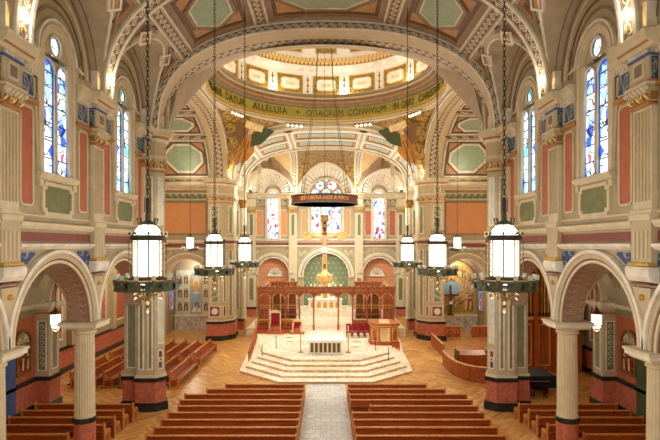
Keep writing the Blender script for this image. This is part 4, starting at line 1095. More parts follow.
    def yof(x,z):
        t=1-(abs(x)/8.9)**2.6-(min(1,max(0,(z-Z0)/BH)))**2.6
        return 50.4+9.6*max(0,t)**(1/2.6)
    mb=MB(); NX=96
    def zl(x):
        for c,r,z in LU:
            if abs(x-c)<r+.12: return z+sqrt(max(0,(r+.12)**2-(x-c)**2))
        return Z0
    xs=[-8.89+17.78*i/NX for i in range(NX+1)]; K=20; vs=[];uv=[]
    for x in xs:
        ym=yof(x,zl(x))
        for j in range(K+1):
            th=j/K; y=50.4+(ym-50.4)*sin(PI/2*th) ; vs.append((x,y,max(ell(x,y),14.5))); uv.append((x,y))
    fs=[(i*(K+1)+j,(i+1)*(K+1)+j,(i+1)*(K+1)+j+1,i*(K+1)+j+1) for i in range(NX) for j in range(K)]
    side=[f for f in fs if abs(vs[f[0]][0])>3.7]; mid=[f for f in fs if abs(vs[f[0]][0])<=3.7]
    mb.add(vs,side,'tan_gold'); mb.add(vs,mid,'mosaic_dark')
    for c,r,z in LU:
        V2=[];n=24
        for i in range(n+1):
            x=c+(r+.12)*cos(PI-PI*i/n)*.999; z_=z+sqrt(max(0,(r+.12)**2-(x-c)**2)); y0=yof(x,z_)
            for y in (y0,60.0): V2.append((x,y,z_))
        mb.add(V2,[(2*i,2*i+2,2*i+3,2*i+1) for i in range(n)],'stone_warm')
    c=mb.build('ceiling_sanctuary',smooth=True,kind='structure')
    VF=lambda u,v,w=0.0:(u,v-w*.6,ell(u,v)-w*.8)
    r=MB()
    for x0,x1 in ((-3.95,-3.5),(3.95,3.5),(-8.2,-7.0),(8.2,7.0)):
        P=[]
        for k in range(25):
            y=50.6+(9.15 if abs(x0)<5 else 6.5)*sin(PI/2*k/24); x=x1+(x0-x1)*(k/24)**2; P.append((x,y))
        wd=.42 if abs(x0)<5 else .3
        r.fband(VF,P,-wd,wd,0,.12,'stone_warm'); r.fband(VF,P,-wd*.55,wd*.55,.12,.15,'scroll_band')
    r.build('vault_rib',c)
    r=MB()
    for q in (-1,1):   # peaked scrolled crest above each side lunette
        n=36; vs=[]
        for k in range(n+1):
            t=k/n; aa=math.radians(14+152*t); pk=math.exp(-((t-.5)/.06)**2)*.75+math.exp(-((t-.5)/.2)**2)*.3
            for rr in (2.36,2.85+.12*abs(sin(t*PI*7))+pk):
                x=q*6.35+rr*cos(aa); z=14.75+rr*sin(aa); x=max(-8.5,min(8.5,x)); vs.append((x,yof(x,z)-.12,z-.06))
        r.add(vs,[(2*k,2*k+2,2*k+3,2*k+1) for k in range(n)],'wing_brown')
    r.build('painted_crest',c)
    # mosaic figures beside the centre lunette
    inn=MB(); A=big_arch('',Prof(7.9,3.72,2.5,14.4),Prof(8.5,4.15,2.5,14.4),lambda x,d,z:(x,50.35+d,z),.25,'stone_warm',bands=False); A.build('trim_5',kind='structure')
sanctuary()
# ------------------------------------------------------------------ pews
def build_pew(L,label,group):
    e=empty('pew',label=label,cat='pew',group=group)
    h=L/2
    b=MB(); b.prism([(-h+.05,-.03),(h-.05,-.03),(h-.05,.02),(-h+.05,.02)],.18,.86,'pew_wood',[(-h+.05,-.10),(h-.05,-.10),(h-.05,-.06),(-h+.05,-.06)])
    b.build('backrest',e)
    b=MB(); b.box(-h+.05,h-.05,-.15,-.04,.86,.91,'pew_end'); b.box(-h+.05,h-.05,-.24,-.10,.60,.625,'pew_wood'); b.build('top_rail',e)
    b=MB(); b.box(-h+.05,h-.05,0,.44,.41,.46,'pew_wood'); b.box(-h+.05,h-.05,.38,.42,.3,.41,'pew_wood'); b.build('seat',e)
    b=MB(); b.box(-h+.12,h-.12,-.36,-.22,.14,.2,'dark_wood'); 
    for x in (-h+.4,0,h-.4): b.box(x-.03,x+.03,-.34,-.04,.08,.14,'dark_wood')
    b.build('kneeler',e)
    for q in (-1,1):
        b=MB(); x0=q*(h-.06); x1=q*h
        prof=[(-.14,0),(.46,0),(.46,.5),(.40,.60),(.12,.64),(.02,.72),(-.02,.94),(-.08,.98),(-.16,.96),(-.18,.88),(-.12,.5)]
        b.extr(prof,lambda y,z,w:(w,y,z),x0,x1,'pew_end')
        b.box(x0-.012*q,x1+.012*q,-.02,.36,.12,.46,'pew_wood'); b.build('end_panel',e)
    return e
cache={}
def pew(x0,x1,y,rz,label,group):
    L=round(abs(x1-x0),2); loc=((x0+x1)/2,y,0) if rz==0 else (x0,y,0)
    if rz!=0: L=rz_len
    if L not in cache: e=build_pew(L,label,group); e.location=loc; e.rotation_euler=(0,0,rz); cache[L]=e
    else: e=dup(cache[L],loc,rz,label,group)
    return e
ords=['front','second','third','fourth','fifth','sixth','seventh','eighth','ninth','tenth','eleventh']
for s in (-1,1):
    side=sname(s)
    for k in range(11):
        y=27.4-.92*k; xo=[5.5,6.3][k] if k<2 else 7.2; xi=1.17
        extra=''
        if k==4: xo=7.0 if s<0 else 7.2; xi=1.17 if s<0 else 2.05
        desc={0:', shortest of its block'}.get(k,'')
        if k==4 and s>0: desc=', cut back at the aisle end'
        if k==10: continue
        pew(min(s*xi,s*xo),max(s*xi,s*xo),y,0,'long brown wooden pew, %s row of %s nave block%s'%(ords[k],side,desc),'nave pews')
    for k,(y,x0,x1) in enumerate(((24.0,9.2,13.9),(23.08,9.3,14.0),(22.16,9.3,14.0),(21.24,9.35,14.1),(20.2,10.35,14.05))):
        pew(min(s*x0,s*x1),max(s*x0,s*x1),y,0,'dim wooden pew, %s row of the %s side aisle behind the column'%(ords[k],side),'side aisle pews')
rz_len=4.2
for bank,(yc,ln,w) in enumerate(((32.0,4.6,'near'),(37.6,5.0,'far'))):
    for k in range(7):
        rz_len=ln; pew(-9.2-.98*k,0,yc,-PI/2,'wooden left transept pew facing the altar, %s bank, %s row from the crossing'%(w,ords[k] if k else 'first'),'left transept pews')
# ------------------------------------------------------------------ lanterns
def chain(m,x,y,z0,z1,link=.13,r=.009):
    n=int((z1-z0)/(link*.8)); 
    for i in range(n):
        z=z0+(z1-z0)*(i+.5)/n; a=link*.55; wv=.026
        pts=[]
        for q,zz in ((-wv,-a*.7),(-wv,a*.7),(0,a),(wv,a*.7),(wv,-a*.7),(0,-a)):
            pts.append((x+(q if i%2 else 0),y+(0 if i%2 else q),z+zz))
        m.tube(pts,r,'chain_metal',4,closed=True)
def big_lantern(label,ztop):
    e=empty('hanging_lantern',label=label,cat='lantern',group='large nave lanterns'); n=12
    b=MB(); b.lathe([(.27,.16),(.285,.2),(.285,.92)],(0,0,0),'lamp_glass',24); b.lathe([(.28,1.02),(.25,1.14),(.17,1.24),(.05,1.27)],(0,0,0),'lamp_glass',24); b.lathe([(.05,-.02),(.19,.0),(.22,.1)],(0,0,0),'lamp_glass',20); b.build('glass_shade',e,smooth=True)
    b=MB(); b.lathe([(.29,.10),(.33,.11),(.33,.16),(.29,.18)],(0,0,0),'bronze',24); b.lathe([(.29,.92),(.34,.93),(.36,1.0),(.34,1.03),(.28,1.04)],(0,0,0),'iron',24)
    for i in range(8):
        a=2*PI*i/8+PI/8; x,y=.305*cos(a),.305*sin(a); b.tube([(x,y,.12),(x,y,1.0)],.016,'gold_dark',5); b.tube([(x,y,1.03),(.27*cos(a),.27*sin(a),1.15),(.18*cos(a),.18*sin(a),1.26)],.010,'bronze',5)
        b.tube([(.37*cos(a),.37*sin(a),.2),(.37*cos(a),.37*sin(a),.95)],.008,'verdigris',4); 
        for k in range(6): b.sphere((.37*cos(a),.37*sin(a),.28+.12*k),.018,'verdigris',5,4)
        b.sphere((.36*cos(a),.36*sin(a),1.07),.03,'iron',6,5)
        b.tube([(.18*cos(a),.18*sin(a),1.26),(.2*cos(a),.2*sin(a),1.36)],.012,'iron',5); b.sphere((.2*cos(a),.2*sin(a),1.38),.024,'bronze',6,5)
        a0,a1=a,a+PI/4   # little arches at the head of each pane
        b.tube([(.295*cos(a0+(a1-a0)*t),.295*sin(a0+(a1-a0)*t),.82+.08*sin(PI*t)) for t in [k/6 for k in range(7)]],.006,'bronze',4)
    b.lathe([(.17,1.25),(.19,1.27),(.12,1.32),(.05,1.36),(.045,1.5)],(0,0,0),'verdigris',16); b.build('metal_cage',e)
    b=MB()
    for i in range(n*4):   # pierced band
        a0,a1=2*PI*i/(n*4),2*PI*(i+1)/(n*4)
        for z0,z1 in ((-.11,-.08),(.05,.08)) if i%4==1 else ((-.11,.08),):
            p=[(.66,a0),(.66,a1),(.64,a1),(.64,a0)]; b.prism([(r*cos(a),r*sin(a)) for r,a in p],z0,z1,'verdigris')
    for z in (-.12,.08): b.lathe([(.63,z),(.675,z),(.675,z+.02),(.63,z+.02)],(0,0,0),'bronze',40)
    for i in range(8):
        a=2*PI*i/8+PI/8; b.tube([(.32*cos(a),.32*sin(a),.12),(.5*cos(a),.5*sin(a),.06),(.64*cos(a),.64*sin(a),.03)],.014,'verdigris',5)
    b.build('ring_band',e)
    for i in range(n):
        a=2*PI*i/n; c=MB(); c.lathe([(.02,.10),(.045,.12),(.05,.2),(.045,.21)],(.645*cos(a),.645*sin(a),0),'pale_lattice',10); c.lathe([(.04,.0),(.05,.1),(.02,.12)],(.645*cos(a),.645*sin(a),0),'bronze',8); c.build('candle_cup',e)
    b=MB()
    for i in range(8):
        a=2*PI*i/8; P=[(.22,-.02),(.26,-.14),(.18,-.24),(.08,-.22),(.05,-.32)]
        b.tube([(r*cos(a),r*sin(a),z) for r,z in P],.012,'bronze',5); b.tube([(r*cos(a),r*sin(a),z) for r,z in ((.2,-.16),(.3,-.22),(.3,-.3),(.24,-.28))],.014,'bronze',4)
    b.lathe([(.0,-.62),(.03,-.58),(.045,-.5),(.025,-.44),(.06,-.36),(.06,-.3),(.03,-.26),(.04,-.1)],(0,0,0),'bronze',12); b.build('bottom_finial',e)
    b=MB(); b.lathe([(.03,1.5),(.045,1.54),(.045,1.8),(.02,1.84)],(0,0,0),'iron',12); b.tube([(-.07,0,1.52),(-.07,0,1.82),(0,0,1.95),(.07,0,1.82),(.07,0,1.52)],.008,'iron',5); chain(b,0,0,1.9,ztop); b.build('chain',e)
    return e
LPOS=[(3.78,10.6,7.67),(3.81,17.1,7.60),(3.76,23.1,7.60)]
L0=None
for s in (-1,1):
    for k,(x,y,z) in enumerate(LPOS):
        x=s*x; lab='large cylindrical white lantern with crown ring, %s of the three on the %s'%(('nearest and biggest','middle','farthest and smallest')[k],sname(s)); top=NAVE.z(abs(x))-z-.02
        if L0 is None: L0=big_lantern(lab,top); L0.location=(x,y,z)
        else: dup(L0,(x,y,z),.15*k,lab)
def small_lantern(label,group,ztop,r=.2,h=.62):
    e=empty('small_hanging_lantern',label=label,cat='lantern',group=group)
    b=MB(); b.lathe([(r*.5,-.06),(r*.9,.0),(r,.1),(r,h),(r*.8,h+.06)],(0,0,0),'lamp_glass',16); b.build('glass_shade',e,smooth=True)
    b=MB(); b.lathe([(r*1.02,h),(r*1.15,h+.02),(r*1.1,h+.07),(r*.7,h+.13),(.03,h+.3),(.02,h+.4)],(0,0,0),'bronze',16); b.lathe([(r*1.0,.04),(r*1.14,.05),(r*1.14,.09),(r,.1)],(0,0,0),'bronze',16)
    for i in range(6):
        a=2*PI*i/6; b.tube([(r*1.04*cos(a),r*1.04*sin(a),.05),(r*1.04*cos(a),r*1.04*sin(a),h)],.01,'bronze',4); b.sphere((r*1.15*cos(a),r*1.15*sin(a),h+.1),.03,'iron',6,5); b.tube([(r*cos(a),r*sin(a),.05),(r*.7*cos(a),r*.7*sin(a),-.12),(0,0,-.2)],.012,'bronze',4)
    b.build('metal_cage',e); b=MB(); chain(b,0,0,h+.38,ztop,.14,.007); b.build('chain',e); return e
e=small_lantern('small white lantern hanging in the left side aisle arch','side aisle lanterns',8.0-4.9,.2,.55); e.location=(-11.9,22,4.9)
dup(e,(11.9,22,4.9),0,'small white lantern hanging in the right side aisle arch')
e=small_lantern('small white lantern hung high in the left transept','transept lanterns',9.0,.27,.95); e.location=(-10.75,39.6,8.15)
r_=MB(); r_.lathe([(.6,-.1),(.64,-.1),(.64,.1),(.6,.1)],(0,0,0),'verdigris',24)
for i in range(6): a=PI*i/3; r_.tube([(.2*cos(a),.2*sin(a),0),(.62*cos(a),.62*sin(a),0)],.02,'verdigris',5); r_.lathe([(.04,.1),(.05,.22)],(.62*cos(a),.62*sin(a),0),'molding_light',8)
r_.build('ring_band',e)
dup(e,(10.4,39.6,8.15),0,'small white lantern hung high in the right transept')
# ------------------------------------------------------------------ corona and hanging crucifix
KX,KY,KZ=-.1,36.3,11.72
e=empty('suspended_crown_canopy',(KX,KY,KZ),label='large red and gold crown ring suspended above the altar and crucifix',cat='crown ring')
def CR(u,v,w=0.0): a=u/2.4; return ((2.4+w)*sin(a),-(2.4+w)*cos(a),v)
b=MB(); b.lathe([(2.3,-.26),(2.4,-.26),(2.4,.26),(2.3,.26),(2.3,-.26)],(0,0,0),'crown_red',64); b.build('red_band_ring',e,smooth=True)
b=MB(); b.lathe([(2.28,-.3),(2.44,-.3),(2.44,-.24),(2.4,-.22)],(0,0,0),'verdigris',64); b.lathe([(2.4,.22),(2.45,.24),(2.45,.3),(2.28,.3)],(0,0,0),'verdigris',64); b.lathe([(2.28,-.3),(2.28,.3)],(0,0,0),'iron',64); b.build('metal_rim',e)
b=MB(); put_text('SED LIBERA NOS A MALO',.34,0,-.1,CR,'gold_paint',b,3.6,.015,centre=True); b.build('gilt_lettering',e)
b=MB()
for i in range(4):
    a=PI/4+PI/2*i; b.tube([(2.35*cos(a),2.35*sin(a),.3),(.9*cos(a),.9*sin(a),8.0),(.1*cos(a),.1*sin(a),19.4)],.018,'chain_metal',5)
b.build('suspension_cable',e)
def skin(name,V,E,R,mat,parent,sub=1,loc=None,rz=0):
    me=bpy.data.meshes.new(name); me.from_pydata(V,E,[]); me.materials.append(M[mat]); o=bpy.data.objects.new(name,me); COL.objects.link(o)
    if parent: o.parent=parent
    m=o.modifiers.new('s','SKIN'); m.use_smooth_shade=True
    for i,r in enumerate(R):
        d=me.skin_vertices[0].data[i]; d.radius=(r,r) if not isinstance(r,tuple) else r; d.use_root=(i==0)
    q=o.modifiers.new('u','SUBSURF'); q.levels=sub; q.render_levels=sub
    return o
def corpus(e,y,z,k=1.0,mat='cream_scroll'):
    V=[(0,0,0),(0,-.02,.35),(0,0,.62),(0,-.03,.78),(.02,-.1,.92),(.26,0,.64),(.55,0,.74),(.86,0,.86),(-.26,0,.64),(-.55,0,.74),(-.86,0,.86),(.1,-.02,-.1),(.09,-.14,-.5),(.04,-.04,-.92),(.03,-.12,-1.04),(-.1,-.02,-.1),(-.03,-.14,-.5),(-.02,-.04,-.92),(-.02,-.13,-1.04)]
    E=[(0,1),(1,2),(2,3),(3,4),(2,5),(5,6),(6,7),(2,8),(8,9),(9,10),(0,11),(11,12),(12,13),(13,14),(0,15),(15,16),(16,17),(17,18)]
    R=[.16,.15,.17,.07,.13,.08,.06,.045,.08,.06,.045,.11,.08,.055,.05,.11,.08,.055,.05]
    o=skin('figure_of_christ',[(v[0]*k,y+v[1]*k,z+v[2]*k) for v in V],E,[r*k*.82 for r in R],mat,e,2)
    b=MB(); b.lathe([(.24*k,-.3*k),(.2*k,-.1*k),(.17*k,.08*k)],(0,y-.02*k,z),'linen',12); b.build('loincloth',o); b=MB(); b.sphere((.03*k,y-.1*k,z+.98*k),.11*k,'brown_line',8,6,(1,1,1.1)); b.build('hair',o)
    return o
e=empty('hanging_crucifix',(-.1,36.2,5.6),label='tall gilded crucifix hanging over the altar below the crown ring',cat='crucifix')
b=MB(); b.box(-.19,.19,-.05,.06,1.0,4.75,'gold_bright'); b.box(-1.15,1.15,-.05,.06,3.38,3.76,'gold_bright')
for c in ((-1.22,3.57),(1.22,3.57),(0,4.8)): 
    for d in ((0,0),(.14,.14),(-.14,.14),(.14,-.14),(-.14,-.14)): b.sphere((c[0]+d[0],0,c[1]+d[1]),.16,'gold_bright',10,6,(1,.5,1))
b.build('cross',e)
b=MB(); b.box(-.08,.08,-.09,-.05,1.2,4.6,'red_band'); b.box(-1.0,1.0,-.09,-.05,3.5,3.64,'cream_scroll'); b.box(-.22,.22,-.12,-.05,4.2,4.4,'cream_scroll'); b.build('inlay',e)
corpus(e,-.2,2.68,1.1,'skin')
b=MB(); b.lathe([(.05,-.1),(.2,0),(.34,.12),(.42,.35),(.40,.6),(.28,.85),(.15,1.05)],(0,0,0),'gold_bright',16)
for i in range(8):
    a=2*PI*i/8; b.tube([(.34*cos(a),.34*sin(a),.1),(.55*cos(a),.55*sin(a),.3),(.5*cos(a),.5*sin(a),.62),(.3*cos(a),.3*sin(a),.85)],.06,'gold_bright',6)
    b.sphere((.5*cos(a),.5*sin(a),.68),.1,'cream_scroll',8,6)
b.build('gilded_boss',e)
b=MB(); b.tube([(0,0,4.8),(0,0,8.2)],.015,'chain_metal',5); b.tube([(0,0,8.2),(0,0,24.0)],.012,'chain_metal',5); b.build('suspension_cable',e)
# ------------------------------------------------------------------ altar platform
root=empty('floor_altar_platform',kind='structure')
for i in range(5):
    z0,z1=.15*i,.15*(i+1); d=.82*i; yf=30.6+d
    poly=[(-2.9+.15*i,yf),(2.9-.15*i,yf),(5.75-.3*i,33.3+.72*i),(6.0-.2*i,39),(6.55-.1*i,44.5),(6.6,46.5),(-6.6,46.5),(-6.55+.1*i,44.5),(-6.0+.2*i,39),(-5.75+.3*i,33.3+.72*i)]
    b=MB(); b.prism(poly,z0,z1-.03,'marble_riser'); b.prism(grow(poly,.03),z1-.03,z1,'marble_steps'); b.build('marble_step',root)
b=MB(); b.box(-7.4,7.4,46.5,60.8,0,.75,'marble_steps'); b.build('sanctuary_floor',root)
b=MB()
for i in range(3): b.box(-4+.45*i,4-.45*i,54.6+.6*i,60.6,.75+.15*i,.9+.15*i,'marble_steps')
b.build('high_altar_step',root)
P0=.75
# altar
e=empty('altar',(-.05,36.3,P0),label='white marble altar table with linen cloth at the centre of the platform',cat='altar')
b=MB(); b.box(-1.25,1.25,-.95,.95,0,.12,'white'); b.box(-1.1,1.1,-.75,.75,.12,.9,'gold_dark'); b.build('base',e)
for x in [-1.1+.314*k for k in range(8)]:
    for y in (-.86,): b=MB(); b.lathe([(.08,.12),(.06,.18),(.055,.74),(.08,.82),(.09,.9)],(x,y,0),'white',10); b.build('column',e)
b=MB(); b.box(-1.28,1.28,-1.0,1.0,.88,1.0,'white'); b.build('table_top',e)
b=MB(); b.box(-1.31,1.31,-1.03,1.03,.985,1.02,'linen'); b.box(-1.31,1.31,-1.035,-1.02,.84,1.0,'linen'); b.build('altar_cloth',e)
for x in (-1.83,1.6):
    lab='tall brass candle stand to the %s of the white altar'%('left' if x<0 else 'right')
    e=empty('candle_stand',(x,36.0,P0),label=lab,cat='candle stand',group='candle stands beside the altar')
    b=MB(); b.lathe([(.2,0),(.2,.04),(.06,.1),(.03,.16),(.03,.8),(.06,.84),(.03,.9),(.03,1.5),(.1,1.56),(.1,1.6)],(0,0,0),'brass',14); b.build('stand',e); b=MB(); b.lathe([(.035,1.6),(.035,1.95)],(0,0,0),'linen',10); b.build('candle',e)
# ------------------------------------------------------------------ carved wooden screen
e=empty('chancel_screen',(0,45.6,P0),label='carved reddish wooden screen with arches and inscribed beam behind the altar',cat='screen')
PX=[-6.15,-4.95,-3.72,-2.42,-1.12,1.12,2.42,3.72,4.95,6.15]
for x in PX:
    b=MB(); b.box(x-.11,x+.11,-.11,.11,0,.5,'screen_wood'); b.box(x-.07,x+.07,-.07,.07,.5,3.0,'screen_wood'); b.box(x-.1,x+.1,-.1,.1,2.7,2.82,'screen_wood'); b.box(x-.08,x+.08,-.09,.09,3.0,3.4,'screen_wood'); b.build('post',e)
b=MB(); b.box(-6.3,6.3,-.16,.16,3.35,3.45,'screen_wood'); b.box(-6.3,6.3,-.12,.12,3.45,3.8,'screen_wood'); b.box(-6.35,6.35,-.22,.22,3.8,3.94,'screen_wood')
for k in range(50): x=-6.2+k*.253; b.sphere((x,-.2,3.99),.07,'red_band' if k%2 else 'gold_paint',6,5)
b.build('beam',e)
FS=lambda u,v,w=0.0:(u,-.12-w,v)
b=MB(); put_text('SANCTUS  SANCTUS  SANCTUS  DOMINUS  DEUS  SABAOTH',.24,0,3.54,FS,'gold',b,11.6,.005,centre=True); b.build('gilt_lettering',e)
for i in range(9):
    x0,x1=PX[i]+.07,PX[i+1]-.07; c=(x0+x1)/2; r=(x1-x0)/2
    b=MB(); b.fband; pts=[(c+r*cos(PI*k/14),2.85+min(r,.5)*sin(PI*k/14)) for k in range(15)]
    poly=[(x1,3.36)]+[(p[0],p[1]) for p in pts]+[(x0,3.36)]
    for q in range(14):
        a_,b_=pts[q],pts[q+1]; b.extr([a_,b_,(b_[0],3.36),(a_[0],3.36)],lambda u,v,w:(u,w,v),-.06,.06,'pew_wood')
    b.tube([(p[0],-.07,p[1]) for p in pts],.035,'light_wood',5)
    for q in (-1,1): b.tube([(c+q*r*.7+.07*cos(t),-.08,3.2+.07*sin(t)) for t in [k*PI/4 for k in range(8)]],.02,'gold_paint',4,closed=True)
    b.build('arch_spandrel',e)
    if i in (0,1,2,6,7,8):
        b=MB(); b.box(x0,x1,-.04,.04,0,.9,'pew_wood'); b.box(x0+.12,x1-.12,-.055,-.04,.15,.75,'pew_wood'); b.box(x0,x1,-.07,.07,.9,.98,'light_wood'); b.build('lower_panel',e)
        b=MB()
        for k in range(7):
            x=x0+(x1-x0)*(k+.5)/7; b.tube([(x,0,.98),(x,0,2.9)],.018,'dark_wood',4); b.sphere((x,0,2.25),.05,'gold_bright',6,5); b.sphere((x,0,2.05),.04,'gold_bright',6,5)
        for z in (1.95,2.35): b.box(x0,x1,-.02,.02,z,z+.04,'screen_wood')
        b.build('grille',e)
# tall stalls behind the screen
def stall(s):
    e=empty('choir_stall',(s*4.4,53.0,P0),label='tall carved wooden choir stall behind the %s half of the screen'%sname(s),cat='choir stall',group='choir stalls behind the screen')
    b=MB(); b.box(-1.3,1.3,-.05,.05,0,3.4,'dark_wood'); 
    for k in range(4): x=-1.25+k*.8333; b.box(x-.06,x+.06,-.14,-.04,0,3.4,'light_wood')
    for k in range(3):
        c=-.83+k*.83; b.extr([(c+.3*cos(t),2.2+.4*sin(t)) for t in [PI*j/10 for j in range(11)]]+[(c-.3,1.2),(c+.3,1.2)],lambda u,v,w:(u,w,v),-.08,-.04,'dark_wood')
    b.build('back_panel',e)
    b=MB(); b.box(-1.4,1.4,-.5,.1,3.4,3.55,'screen_wood'); b.box(-1.45,1.45,-.55,.12,3.75,3.92,'screen_wood'); b.box(-1.4,1.4,-.48,-.42,3.55,3.75,'red_band')
    for k in range(9): b.sphere((-1.3+k*.325,-.5,3.65),.07,'gold',6,5)
    b.build('canopy',e)
    b=MB(); b.box(-1.3,1.3,-.6,-.05,.4,.48,'screen_wood')
    for k in range(4): b.box(-1.28+k*.8333-.03,-1.28+k*.8333+.06,-.6,-.05,0,.8,'screen_wood')
    b.build('seat',e)
    e2=empty('pulpit_stair',(s*6.15,52.2,P0),label='white rail stair rising beside the %s choir stall'%sname(s),cat='stair',group='stairs by the choir stalls')
    b=MB(); b.add([(s*.9,0,2.9),(s*.9,0,3.2),(-s*.2,0,4.0),(-s*.2,0,3.75)],[(0,1,2,3)],'molding_light')
    b.tube([(s*.9,0,3.3),(-s*.25,0,4.15)],.05,'light_wood',6)
    for k in range(6): t=k/5; x=s*(.9-1.1*t); b.tube([(x,0,2.95+.8*t),(x,0,3.3+.82*t)],.03,'gold_paint',5)
    b.build('railing',e2)
    b=MB(); 
    for k in range(8): t=k/8; x=s*(.9-1.1*t); b.box(x-.07,x+.07,-.02,.6,0,2.9+.8*t,'screen_wood')
    b.build('steps',e2)
stall(-1); stall(1)
# ------------------------------------------------------------------ seats on the platform
def throne(x,y,w,h,label,name='throne',dais=.28):
    e=empty(name,(x,y,P0),label=label,cat='chair'); d=dais
    b=MB(); b.box(-w*.75,w*.75,-.55,.4,0,d,'screen_wood'); b.build('dais',e)
    b=MB(); b.box(-w/2,w/2,-.35,.2,d,d+.4,'screen_wood'); b.box(-w/2,w/2,.14,.24,d+.4,d+h,'cream_scroll')
    b.extr([(-w/2,d+h),(w/2,d+h),(w*.25,d+h+.1),(0,d+h+.2),(-w*.25,d+h+.1)],lambda u,v,q:(u,q,v),.14,.24,'cream_scroll'); b.build('frame',e)
    b=MB(); b.box(-w/2+.1,w/2-.1,.11,.15,d+.5,d+h-.12,'red_cloth'); b.build('backrest',e)
    b=MB(); b.box(-w/2+.06,w/2-.06,-.36,.12,d+.4,d+.5,'red_cloth'); b.build('seat_cushion',e)
    for q in (-1,1): b=MB(); b.box(q*w/2-.05,q*w/2+.05,-.36,.14,d+.66,d+.74,'cream_scroll'); b.box(q*w/2-.04,q*w/2+.04,-.36,-.28,d,d+.7,'cream_scroll'); b.build('arm',e)
    return e
throne(-4.45,43.9,.95,1.6,'tall red velvet throne with pale gilt frame in front of the screen')
throne(-2.5,43.9,.8,1.0,'lower red upholstered chair to the right of the tall throne','armchair',.1)
def stool(x,label,h=.42):
    e=empty('bench',(x,43.9,P0),label=label,cat='bench',group='red cushioned benches by the throne')
    b=MB(); b.box(-h,h,-.25,.25,0,.36,'screen_wood'); b.box(-h+.06,h-.06,-.26,-.25,.06,.3,'pew_wood'); b.build('base',e); b=MB(); b.box(-h,h,-.26,.26,.36,.48,'red_cloth'); b.build('cushion',e)
stool(-5.65,'small red cushioned bench to the left of the throne'); stool(-3.42,'small red cushioned bench between the throne and the lower chair',.27)
e=empty('brass_rail',(-4.4,44.75,P0),label='low brass rail running behind the throne and benches',cat='rail')
b=MB(); b.tube([(-1.9,0,.95),(2.2,0,.95)],.035,'brass',6); b.tube([(-1.9,0,.8),(2.2,0,.8)],.02,'brass',6)
for k in range(6): b.tube([(-1.9+.82*k,0,0),(-1.9+.82*k,0,.95)],.025,'brass',6)
b.build('rail_frame',e)
first=None
for r in range(2):
    for k in range(4):
        x=1.95+.52*k; y=42.9-1.0*r; lab='red padded chair, %s from the altar in the %s row beside the wooden ambo'%(('first','second','third','fourth')[k],('back','front')[r])
        if not first:
            e=empty('side_chair',(x,y,P0),label=lab,cat='chair',group='red chairs beside the ambo'); first=e
            b=MB(); b.box(-.22,.22,-.24,.2,.42,.5,'red_cloth'); b.build('seat',e); b=MB(); b.box(-.22,.22,.16,.22,.55,.98,'red_cloth'); b.build('backrest',e)
            for qx in (-1,1):
                for qy in (-.22,.18): b=MB(); b.box(qx*.2-.02,qx*.2+.02,qy-.02,qy+.02,0,.42 if qy<0 else .95,'dark_wood'); b.build('leg',e)
        else: dup(first,(x,y,P0),0,lab)
# ambo
e=empty('ambo',(4.55,39.6,P0),label='large polygonal wooden ambo with pale carved front panel on the right of the platform',cat='ambo')
poly=[(-1.05,-.55),(-.45,-.95),(.5,-.95),(1.1,-.55),(1.1,.7),(-1.05,.7)]
b=MB(); b.prism(grow(poly,.1),-.75,.16,'organ_wood'); b.prism(poly,.16,1.5,'screen_wood'); b.build('body',e)
b=MB(); b.prism(grow(poly,.12),1.5,1.66,'screen_wood'); b.prism(grow(poly,.04),1.4,1.5,'light_wood'); b.build('cornice',e)
b=MB(); 
for a_,c_,n_ in (((-1.05,-.55),(-.45,-.95),(-.55,-.83)),((-.45,-.95),(.5,-.95),(0,-1)),((.5,-.95),(1.1,-.55),(.55,-.83))):
    F=flat(a_,c_,n_); L=math.hypot(a_[0]-c_[0],a_[1]-c_[1]); mid=abs(n_[0])<.1
    frame_fill(b,F,rect(.08,L-.08,.26,1.34),.07,.04,'light_wood','cream_scroll' if mid else 'organ_wood',sub=2)
    if mid: 
        for z in (.55,.85,1.1): b.fband(F,arc(L/2,z,.11,0,360,10)[:-1],-.02,.02,.02,.06,'light_wood',closed=True)
    b.fband(F,arc(L/2,1.0,L*.25,0,180,10),-.03,.03,.02,.06,'gold_paint')
b.build('carved_panel',e)
b=MB(); b.extr([(-.4,1.66),(.4,1.66),(.4,1.9),(-.4,1.9)],lambda u,v,w:(u,-.5+w+(v-1.66)*.9,v),0,.05,'light_wood'); b.box(-.05,.05,-.3,-.2,1.6,1.75,'screen_wood'); b.build('book_rest',e)
# ramp rail, hand rails
e=empty('stair_railing',(0,0,0),label='sloping wooden rail at the left edge of the altar platform',cat='rail')
b=MB(); A_=Vector((-5.95,43.2,0));B_=Vector((-5.45,35.2,0)); za,zb=1.75,.95
b.tube([(A_.x,A_.y,za),(B_.x,B_.y,zb)],.07,'screen_wood',6); b.build('hand_rail',e)
for k in range(12):
    t=k/11; p=A_.lerp(B_,t); g=MB(); zf=.6-.45*t if t<.9 else .3; g.box(p.x-.03,p.x+.03,p.y-.03,p.y+.03,zf-.15,za+(zb-za)*t,'screen_wood'); g.build('baluster',e)
for x0,y0,z0,x1,y1,z1,lab in ((-4.55,35.6,.45,-3.75,37.6,.75,'thin bronze handrail on the left of the altar steps'),(3.65,36.8,.75,4.35,34.8,.45,'thin bronze handrail on the right of the altar steps')):
    e=empty('handrail',label=lab,cat='rail',group='bronze handrails on the altar steps'); b=MB(); b.tube([(x0,y0,z0+.95),(x1,y1,z1+.95)],.012,'bronze',6); b.build('hand_rail',e)
    for q in ((x0,y0,z0),(x1,y1,z1)): b=MB(); b.tube([q,(q[0],q[1],q[2]+.96)],.03,'iron',6); b.build('post',e)
